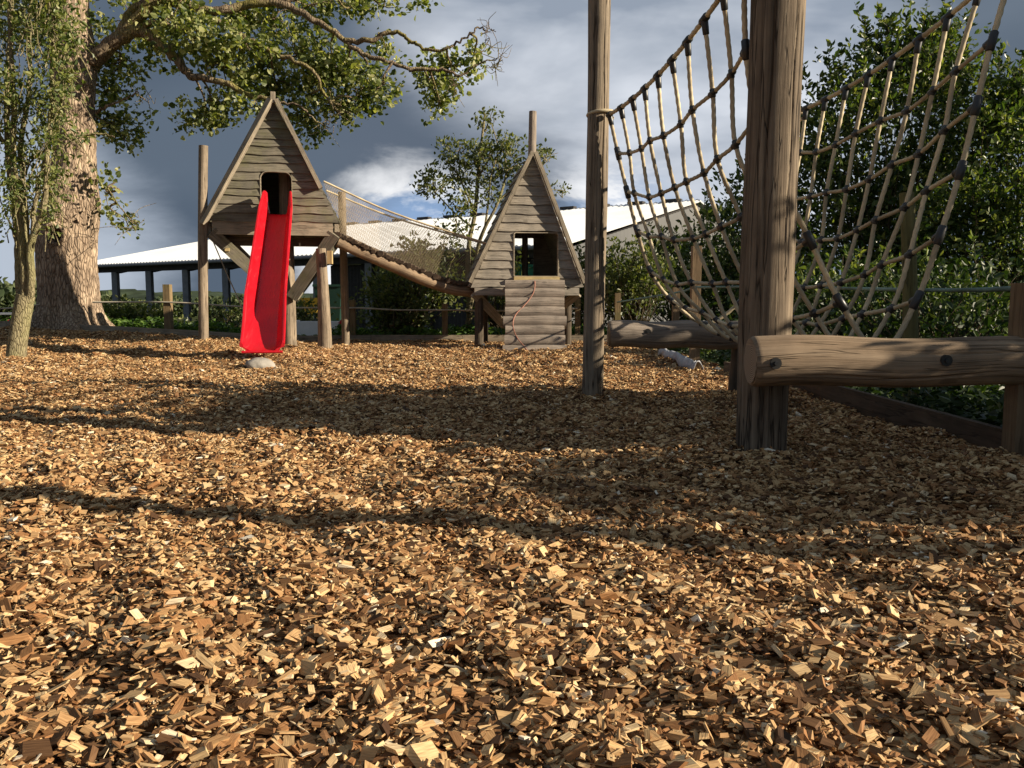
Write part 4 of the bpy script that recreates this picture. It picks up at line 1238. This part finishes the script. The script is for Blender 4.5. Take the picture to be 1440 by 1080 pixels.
# ------------------------------------------------------------------ barn
def barn():
    A0 = Vector((-20.6, 40.0)); dr = Vector((1, -.66)).normalized(); pr = Vector((.55, .83)).normalized()
    Ln = 26.5; W = 10.5; ze = 2.40; zr = 4.66; zg = -.72
    e = empty('barn', (A0.x, A0.y, 0), 'long open-sided farm barn with white sheet roof and grey corrugated gable', 'barn')
    Pt = lambda t, w, z: Vector((A0.x + dr.x * t + pr.x * w, A0.y + dr.y * t + pr.y * w, z)) - Vector((A0.x, A0.y, 0))
    # corrugated roof: one ridged sheet per slope
    mr, nt, b, out = new_mat('white_roof_sheet')
    tc = N(nt, 'ShaderNodeTexCoord'); n = N(nt, 'ShaderNodeTexNoise', i_Scale=.35, i_Detail=6.0); L(nt, tc.outputs['Object'], n.inputs['Vector'])
    r = ramp(nt, [(.3, (.66, .68, .70)), (.65, (.80, .83, .87))], n.outputs[0]); L(nt, r.outputs[0], b.inputs['Base Color']); b.inputs['Roughness'].default_value = .55
    mg, nt, b, out = new_mat('grey_cladding')
    tc = N(nt, 'ShaderNodeTexCoord'); n = N(nt, 'ShaderNodeTexNoise', i_Scale=.8, i_Detail=6.0); L(nt, tc.outputs['Object'], n.inputs['Vector'])
    r = ramp(nt, [(.3, (.055, .058, .062)), (.65, (.085, .088, .092))], n.outputs[0]); L(nt, r.outputs[0], b.inputs['Base Color']); b.inputs['Roughness'].default_value = .6
    def corr(fn, n_, amp, mat, name):
        V = []
        for i in range(n_ + 1):
            for j in (0, 1):
                V.append(fn(i / n_, j, amp if i % 2 else 0))
        fs = [[2 * i, 2 * i + 2, 2 * i + 3, 2 * i + 1] for i in range(n_)]
        m_ = MB(); m_.add(V, fs, [[(0, 0)] * 4] * len(fs)); o = m_.build(name, mat, e)
        md = o.modifiers.new('s', 'SOLIDIFY'); md.thickness = .05; return o
    nw = 2 * W
    corr(lambda s, j, a: Pt(-.3 + s * (Ln + .6), -.4 + j * (W + .4), ze - .09 + (zr - ze + .09) * j + a), 240, .05, mr, 'roof')
    corr(lambda s, j, a: Pt(-.3 + s * (Ln + .6), nw + .4 - j * (W + .4), ze - .09 + (zr - ze + .09) * j + a), 240, .05, mr, 'roof')
    L2 = (Ln + .6) - .45
    for k in range(16):
        m_ = MB(); c = Pt(1.0 + k * (L2 - 2) / 15, W, zr + .10); m_.bar(c - Vector((dr.x, dr.y, 0)) * .35, c + Vector((dr.x, dr.y, 0)) * .35, .3, .10); m_.build('ridge_vent', M['dark'], e)
    # eave beam and posts
    m_ = MB(); m_.bar(Pt(0, 0, ze - .28), Pt(L2, 0, ze - .28), .2, .3); m_.build('eave_beam', M['dark'], e)
    m_ = MB(); m_.bar(Pt(0, nw, ze - .28), Pt(L2, nw, ze - .28), .2, .3); m_.build('eave_beam', M['dark'], e)
    m_ = MB(); m_.tube([Pt(-.2, -.5, ze - .16), Pt(L2 + .2, -.5, ze - .16)], .07, 8, True); m_.build('gutter', M['steel'], e)
    for k in range(11):
        t = .2 + k * (L2 - .4) / 10
        for w in (0, nw):
            m_ = MB(); m_.bar(Pt(t, w, zg - .2), Pt(t, w, ze - .43), .24, .30, up=(0, 1, 0)); m_.build('post', M['steel'], e)
        for (w0, w1) in ((0, W), (nw, W)):
            m_ = MB(); m_.bar(Pt(t, w0 + .2 * (1 if w0 == 0 else -1), ze - .35), Pt(t, w1, zr - .28), .18, .26); m_.build('rafter', M['dark'], e)
    # gable cladding at the right end, then walls coloured near-black for the shade inside
    corr(lambda s, j, a: Pt(L2 + .02 + a, s * nw, (ze - .15 + (zr - ze) * (1 - abs(2 * s - 1)) - .03) if j else zg), 150, .06, mg, 'gable_wall')
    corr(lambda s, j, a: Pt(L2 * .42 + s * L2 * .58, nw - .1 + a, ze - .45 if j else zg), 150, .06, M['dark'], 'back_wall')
    corr(lambda s, j, a: Pt(L2 * .62 + s * L2 * .38, .15 + a, ze - .45 if j else zg), 120, .06, M['dark'], 'front_wall')  # sheet across the open front, the barn's inner shade put into its colour
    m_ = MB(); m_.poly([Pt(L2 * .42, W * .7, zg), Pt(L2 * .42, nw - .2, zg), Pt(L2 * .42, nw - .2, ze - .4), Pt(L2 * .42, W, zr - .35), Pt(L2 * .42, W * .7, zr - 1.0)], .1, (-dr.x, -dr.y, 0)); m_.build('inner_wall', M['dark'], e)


barn()


# ------------------------------------------------------------------ small things in the farmyard
def yard():
    # white barrier with a red end
    c = gp(441, 13.6); c.z = at(441, 481, 13.6).z
    e = empty('plastic_barrier', c, 'low white plastic barrier with a red end behind the back fence', 'barrier')
    m_ = MB(); m_.hexa([(x * (.46 if not z else .43), y * (.16 if not z else .09), z * .34) for z in (0, 1) for y in (-1, 1) for x in (-1, 1)], 0); o = m_.build('body', M['white'], e)
    m_ = MB(); m_.hexa([(.455 + x * .07, y * (.15 if not z else .085), z * .36) for z in (0, 1) for y in (-1, 1) for x in (0, 1)], 0); m_.build('end_cap', M['red'], e)
    m_ = MB()
    for x in (-.25, .2): m_.tube([(x, 0, .335), (x, 0, .36)], [.04, .035], 10, True)
    m_.build('filler_caps', M['white'], e)
    # red trailer and grey bench left of the trunk
    c = gp(44, 17.0); c.z = at(44, 466, 17).z
    e = empty('trailer', c, 'small red trailer half hidden behind the huge old trunk', 'trailer')
    m_ = MB(); m_.hexa([(x * (.45 if not z else .5), y * .35, .08 + z * .16) for z in (0, 1) for y in (-1, 1) for x in (-1, 1)], 0); m_.build('body', M['red'], e)
    for x in (-.2, .2):
        m_ = MB(); m_.tube([(x, -.36, .05), (x, -.42, .05)], [.09, .09], 14, True); m_.build('wheel', M['bolt'], e)
    c = gp(8, 16.0); c.z = at(8, 463, 16).z
    e = empty('picnic_table', c, 'pale grey slatted picnic table at the far left edge', 'table')
    m_ = MB()
    for k in range(4): m_.box((0, -.24 + k * .16, .30), (1.1, .14, .03))
    m_.build('tabletop', M['greycar'], e)
    for x in (-.35, .35):
        for s in (-1, 1):
            m_ = MB(); m_.bar((x, s * .32, -.05), (x, s * .08, .285), .05, .05); m_.build('leg', M['greycar'], e)
    # red tub, green bin and yellow hopper in the shade of the barn
    c = gp(172, 17.5); c.z = at(172, 459, 17.5).z
    e = empty('plastic_tub', c, 'faded red plastic tub lying tilted beside a grey barn post', 'tub')
    m_ = MB(); P_ = [(0, 0, 0), (0, 0, .02), (0.02, 0, .16), (.02, 0, .17)]; m_.tube(P_, [.10, .115, .15, .16], 18, True); o = m_.build('body', plain_mat('faded_red', (.33, .06, .05), rough=.6), e); o.rotation_euler = (.5, .5, 0)
    m_ = MB(); a_ = np.linspace(0, math.pi, 12); m_.tube(np.stack([.15 * np.cos(a_), 0 * a_, .17 + .10 * np.sin(a_)], 1), .008, 6, True); o = m_.build('handle', M['white'], e); o.rotation_euler = (.5, .5, 0)
    c = gp(466, 19); c.z = at(466, 456, 19).z
    e = empty('bin', c, 'green plastic bin coloured dark for the barn shade behind the bridge posts', 'bin', 'bins by the barn')
    m_ = MB(); m_.hexa([(x * (.24 if not z else .30), y * (.24 if not z else .30), z * .85) for z in (0, 1) for y in (-1, 1) for x in (-1, 1)], 2); m_.build('body', M['green_p'], e)
    m_ = MB(); m_.box((0, 0, .875), (.66, .66, .05)); m_.build('lid', M['green_p'], e)
    c = gp(440, 18); c.z = at(440, 458, 18).z
    e = empty('feed_hopper', c, 'yellow tapered hopper on splayed legs in the barn shade', 'hopper')
    m_ = MB(); m_.hexa([(x * (.10 if not z else .24), y * (.10 if not z else .24), .25 + z * .35) for z in (0, 1) for y in (-1, 1) for x in (-1, 1)], 2); m_.build('body', M['yellow_p'], e)
    for sx in (-1, 1):
        for sy in (-1, 1):
            m_ = MB(); m_.bar((sx * .24, sy * .24, -.05), (sx * .10, sy * .10, .30), .03, .03, up=(0, 1, 0)); m_.build('leg', M['yellow_p'], e)
    c = gp(737, 16); c.z = at(737, 410, 16).z - .9
    e = empty('bin', c, 'green plastic bin seen through the window treehouse', 'bin', 'bins by the barn')
    m_ = MB(); m_.hexa([(x * (.26 if not z else .34), y * (.24 if not z else .30), z * 1.35) for z in (0, 1) for y in (-1, 1) for x in (-1, 1)], 2); m_.build('body', M['green_lit'], e)
    m_ = MB(); m_.box((0, 0, 1.375), (.74, .66, .05)); m_.build('lid', M['green_lit'], e)
    # bleached root lying under the bridge
    a = [at(522, 478, 13.3), at(534, 468, 13.3), at(545, 452, 13.4), at(548, 430, 13.5), at(552, 415, 13.5)]
    g = Vector(a[0]); m_ = MB(); m_.tube(spline(a, 6) - np.array(g), np.linspace(.09, .025, 25), 10, True, wob=.15)
    m_.tube(spline([a[1], at(556, 455, 13.2), at(570, 448, 13.2)], 5) - np.array(g), np.linspace(.045, .015, 11), 8, True, wob=.1)
    tag(m_.build('dead_stump', M['limb'], None, g), 'pale leaning dead stump among bushes under the rope bridge', 'stump')


yard()


# ------------------------------------------------------------------ shrubs, hedge, ground cover
SX = lambda px, Y: (px - 720) / F * Y
def cxyz(px, py, Y):
    p = at(px, py, Y); return (p.x, p.y, p.z)

bush('hedge_shrub', 'tall glossy dark green hedge shrub behind the right side of the net', 'shrub', cxyz(1250, 290, 14.00), (1.94, 1.22, 2.22), 1000, 13, .105, M['leaf_hedge'], 'shrubs of the right hedge', .13, .5, 31, 60, sprigs=210,
     extra=[(cxyz(1170, 175, 14.10), (0.72, 0.67, 1.05), 110), (cxyz(1290, 115, 14.20), (1.11, 0.67, 1.05), 180), (cxyz(1250, 85, 14.20), (0.28, 0.28, 0.56), 16), (cxyz(1310, 65, 14.10), (0.28, 0.28, 0.39), 16)])
bush('hedge_shrub', 'broad dark hedge shrub filling the right edge behind the green rope', 'shrub', cxyz(1425, 320, 13.00), (1.67, 1.22, 2.00), 900, 13, .10, M['leaf_hedge'], 'shrubs of the right hedge', .12, .5, 32, 50, sprigs=110,
     extra=[(cxyz(1405, 165, 13.20), (0.94, 0.67, 0.78), 110), (cxyz(1470, 145, 13.20), (0.89, 0.67, 0.83), 90)])
bush('hedge_shrub', 'dark shrub seen through the left part of the net, left of the thick front pole', 'shrub', cxyz(1030, 385, 14.00), (1.00, 0.89, 1.22), 560, 13, .085, M['leaf_hedge'], 'shrubs of the right hedge', .11, .5, 33, 40, sprigs=80,
     extra=[(cxyz(1060, 295, 14.20), (0.67, 0.67, 0.67), 80), (cxyz(1115, 335, 13.80), (0.83, 0.78, 1.50), 300)])
bush('hedge_shrub', 'middle hedge shrub of waist height behind the net and the mossy stake', 'shrub', cxyz(1240, 440, 9.4), (1.7, .6, .55), 420, 12, .08, M['leaf_hedge'], 'shrubs of the right hedge', .10, .5, 43, 40, sprigs=30)
bush('shrub', 'mid green rounded shrub just right of the slender tall net pole', 'shrub', cxyz(893, 392, 12.8), (.55, .55, .62), 300, 12, .07, M['leaf_bush'], 'shrubs behind the playground', .08, .5, 34, 30)
bush('shrub', 'pale green shrub in front of the grey barn gable behind the far log', 'shrub', cxyz(955, 395, 15.5), (.9, .6, .75), 330, 11, .085, M['leaf_bush'], 'shrubs behind the playground', .1, .5, 41, 30, sprigs=40)
bush('shrub', 'shrub beside the right corner of the window treehouse', 'shrub', cxyz(832, 410, 14.5), (.55, .5, .6), 220, 11, .08, M['leaf_bush'], 'shrubs behind the playground', .1, .5, 42, 26, sprigs=20)
bush('hedge_shrub', 'low hedge growth coloured dark for shade under the green rope beside the right fence', 'shrub', cxyz(1330, 470, 7.6), (1.5, .7, .62), 340, 12, .075, M['leaf_shade'], 'shrubs of the right hedge', .10, .5, 35, 40)
bush('shrub', 'low shrub with yellowish leaves below the high end of the rope bridge', 'shrub', cxyz(560, 430, 13.3), (.62, .5, .6), 260, 12, .075, M['leaf_bush'], 'shrubs behind the playground', .09, .4, 36, 34, extra=[(cxyz(590, 372, 13.3), (.4, .4, .42), 90), (cxyz(615, 400, 13.3), (.4, .4, .5), 90)])
bush('shrub', 'loose green shrub between the young tree and the window treehouse', 'shrub', cxyz(700, 400, 14.0), (.5, .4, .7), 130, 10, .075, M['leaf_bush'], 'shrubs behind the playground', .09, .4, 37, 24)
bush('shrub', 'leafy bramble bush between the huge trunk and the first fence post', 'shrub', cxyz(188, 447, 15.0), (.85, .5, .24), 170, 11, .08, M['leaf_bush'], 'shrubs behind the playground', .09, .4, 38, 30, extra=[(cxyz(150, 450, 14.6), (.3, .3, .34), 50)])
bush('shrub', 'thin straggly shrub behind the tall thin pole left of the slide', 'shrub', cxyz(315, 450, 14.5), (.6, .4, .36), 90, 9, .07, M['leaf_bush'], 'shrubs behind the playground', .09, .5, 39, 26)
bush('shrub', 'dark shrub in the shade behind the red slide', 'shrub', cxyz(420, 440, 16.0), (.6, .4, .45), 110, 9, .08, M['leaf_bush'], 'shrubs behind the playground', .09, .5, 40, 20)
# trees that stand outside the picture and throw their shade into it
bush('shade_tree', 'tree outside the right edge of the picture that shades the middle of the chips', 'tree', (5.2, 3.35, 1.75), (.9, .85, .85), 760, 11, .12, M['leaf_hedge'], None, .12, .3, 51, 30)
bush('shade_tree', 'small tree outside the right edge of the picture near the camera', 'tree', (3.7, 2.0, .95), (.6, .52, .42), 250, 10, .09, M['leaf_hedge'], None, .11, .3, 52, 24, extra=[((3.7, 2.7, .80), (.5, .5, .36), 150)])
g_ = Vector((3.0, 1.46, float(gz(3.0, 1.46))))
m_ = MB(); m_.tube([(0, 0, -.1), (0, 0, 1.2), (.02, 0, 2.4)], [.064, .062, .06], 14, True, wob=.04)
tag(m_.build('wooden_pole', M['pole'], None, g_), 'round pole outside the right edge of the picture near the camera', 'pole')

# far trees behind the barn and the field edge
for i, (px, Y, pyt, w, lab) in enumerate([(15, 60, 410, 2.6, 'rounded far tree at the far left below the grey cloud'), (48, 66, 408, 2.6, 'far tree just left of the huge trunk'), (-30, 55, 405, 3, 'far tree outside the left edge'),
                                          (150, 62, 424, 2.4, 'far green tree seen through the left bay of the barn'), (255, 75, 426, 4, 'far tree seen through the middle barn bays'), (330, 80, 426, 4, 'far tree seen behind the slide through the barn')]):
    c = at(px, pyt + 18, Y)
    bush('far_tree', lab, 'tree', (c.x, c.y, c.z), (w, w * .7, 26 / F * Y * .9), 260, 8, .42, M['leaf_far'], 'far trees', .3, .4, 60 + i, 8, stem_r=.08, width=.9)


def cover(name, label, boxes, size, mat, per, seed):
    rng = np.random.default_rng(seed); B, D = [], []
    for (x0, x1, y0, y1, hmax, n) in boxes:
        x = rng.uniform(x0, x1, n); y = rng.uniform(y0, y1, n)
        h = hmax * (.35 + .65 * rng.random(n)) * (.6 + .4 * np.sin(x * 3.1 + y) ** 2)
        for k in range(per):
            f = rng.random(n) ** .7
            B.append(np.stack([x + rng.normal(0, .03, n), y + rng.normal(0, .03, n), gz(x, y) + h * f], 1))
            a = rng.uniform(0, 6.28, n); D.append(np.stack([np.cos(a), np.sin(a), rng.uniform(-.2, .7, n)], 1))
    o = leaves(name, np.concatenate(B), np.concatenate(D), size, mat, None, rng=rng)
    tag(o, label, 'ground cover', kind='stuff')


cover('ground_cover', 'bright green nettles and weeds along the back edge of the chips', [(-5.2, -4.35, 12.75, 13.9, .24, 250), (-4.35, -2.9, 12.75, 13.2, .10, 120), (-2.9, 2.2, 12.75, 13.9, .26, 1080), (-9, -5, 13.4, 15.5, .25, 500)], .075, M['leaf_nettle'], 8, 71)
cover('ground_cover', 'green weeds coloured dark for shade under the hedge right of the edging board', [(2.05, 3.8, 3.2, 8.5, .26, 1900), (1.8, 4.5, 8.5, 12, .3, 900)], .06, M['leaf_shade'], 8, 72)


# ------------------------------------------------------------------ sky, sun, camera
def sky():
    w = bpy.data.worlds.new('World'); bpy.context.scene.world = w; w.use_nodes = True
    nt = w.node_tree; nt.nodes.clear()
    out = nt.nodes.new('ShaderNodeOutputWorld'); bg = nt.nodes.new('ShaderNodeBackground'); L(nt, bg.outputs[0], out.inputs[0])
    bg.inputs[1].default_value = .10
    st = nt.nodes.new('ShaderNodeTexSky'); st.sky_type = 'NISHITA'; st.sun_disc = False
    st.sun_elevation = SUN_EL; st.sun_rotation = math.radians(90) + SUN_AZ
    st.air_density = 1.0; st.dust_density = .6; st.ozone_density = 1.2
    tc = N(nt, 'ShaderNodeTexCoord'); sx = N(nt, 'ShaderNodeSeparateXYZ'); L(nt, tc.outputs['Generated'], sx.inputs[0])
    mp = N(nt, 'ShaderNodeMapping'); mp.inputs['Scale'].default_value = (1, 1, 2.6); L(nt, tc.outputs['Generated'], mp.inputs[0])
    n1 = N(nt, 'ShaderNodeTexNoise', i_Scale=2.0, i_Detail=4.0, i_Roughness=.48, i_Distortion=.3); L(nt, mp.outputs[0], n1.inputs['Vector'])
    n2 = N(nt, 'ShaderNodeTexNoise', i_Scale=6.0, i_Detail=7.0, i_Roughness=.6, i_Distortion=.3); L(nt, mp.outputs[0], n2.inputs['Vector'])
    S = 5.9
    n3 = N(nt, 'ShaderNodeTexNoise', i_Scale=4.0, i_Detail=5.0, i_Roughness=.5, i_Distortion=.2); L(nt, mp.outputs[0], n3.inputs['Vector'])
    sc = lambda c: tuple(v * S for v in c)
    cloud = ramp(nt, [(.34, (.10, .133, .18)), (.5, (.16, .20, .255)), (.66, (.27, .325, .39))], n1.outputs[0])
    # bright gap in the clouds near the horizon, ahead and to the right
    def blob(d, lo, hi):
        v = Vector(d).normalized()
        dp = N(nt, 'ShaderNodeVectorMath', operation='DOT_PRODUCT'); L(nt, tc.outputs['Generated'], dp.inputs[0]); dp.inputs[1].default_value = v
        add = N(nt, 'ShaderNodeMath', operation='MULTIPLY_ADD'); L(nt, n2.outputs[0], add.inputs[0]); add.inputs[1].default_value = .016; L(nt, dp.outputs['Value'], add.inputs[2])
        mr_ = N(nt, 'ShaderNodeMapRange', interpolation_type='SMOOTHSTEP'); L(nt, add.outputs[0], mr_.inputs[0]); mr_.inputs[1].default_value = lo + .008; mr_.inputs[2].default_value = hi + .008
        return mr_.outputs[0]
    dirp = lambda px, py: at(px, py, 100) - Vector((0, 0, H))
    col = cloud.outputs[0]
    dark = blob(dirp(420, 230), .945, .985)
    dfac = N(nt, 'ShaderNodeMath', operation='MULTIPLY'); L(nt, dark, dfac.inputs[0]); dfac.inputs[1].default_value = .85
    col = mixc(nt, col, (.085, .117, .165), dfac.outputs[0])
    lr_ = ramp(nt, [(.33, (.29, .34, .42)), (.62, (.72, .76, .83))], n3.outputs[0])
    dark2 = blob(dirp(690, 190), .972, .995)
    df2 = N(nt, 'ShaderNodeMath', operation='MULTIPLY'); L(nt, dark2, df2.inputs[0]); df2.inputs[1].default_value = .75
    col = mixc(nt, col, (.115, .145, .195), df2.outputs[0])
    li = blob(dirp(780, -60), .970, .997)
    col = mixc(nt, col, lr_.outputs[0], li)
    li2 = blob(dirp(1030, 130), .972, .994)
    col = mixc(nt, col, lr_.outputs[0], li2)
    li3 = blob(dirp(20, 385), .982, .998)
    col = mixc(nt, col, (.46, .52, .61), li3)
    wh = blob(dirp(590, 395), .988, .997)
    wr = ramp(nt, [(.42, (.28, .42, .66)), (.52, (.95, .96, .98))], n2.outputs[0])
    col = mixc(nt, col, wr.outputs[0], wh)
    wh2 = blob(dirp(880, 385), .990, .998)
    col = mixc(nt, col, wr.outputs[0], wh2)
    cc = mixc(nt, col, (S, S, S), 1.0, 'MULTIPLY')
    # torn edges where clear sky shows
    gap = ramp(nt, [(.28, (1, 1, 1)), (.36, (0, 0, 0))], n1.outputs[0])
    fin = mixc(nt, cc, st.outputs[0], gap.outputs[0])
    L(nt, fin, bg.inputs[0])


sky()
sd = bpy.data.lights.new('sun', 'SUN'); sd.energy = 5.0; sd.angle = math.radians(.5); sd.color = (1.0, .86, .66)
so = bpy.data.objects.new('sun', sd); C.objects.link(so)
to_sun = Vector((math.cos(SUN_EL) * math.cos(SUN_AZ), -math.cos(SUN_EL) * math.sin(SUN_AZ), math.sin(SUN_EL)))
so.rotation_euler = to_sun.to_track_quat('Z', 'Y').to_euler(); so.location = to_sun * 30

cam = bpy.data.cameras.new('camera'); co = bpy.data.objects.new('camera', cam); C.objects.link(co)
co.location = (0, 0, H); co.rotation_euler = (math.radians(90) - PITCH, 0, 0)
cam.sensor_width = 36; cam.lens = 36 * F / 1440; cam.clip_start = .02; cam.clip_end = 4000
sc_ = bpy.context.scene; sc_.camera = co
sc_.view_settings.view_transform = 'Standard'; sc_.view_settings.look = 'None'; sc_.view_settings.gamma = 1; sc_.view_settings.exposure = .82
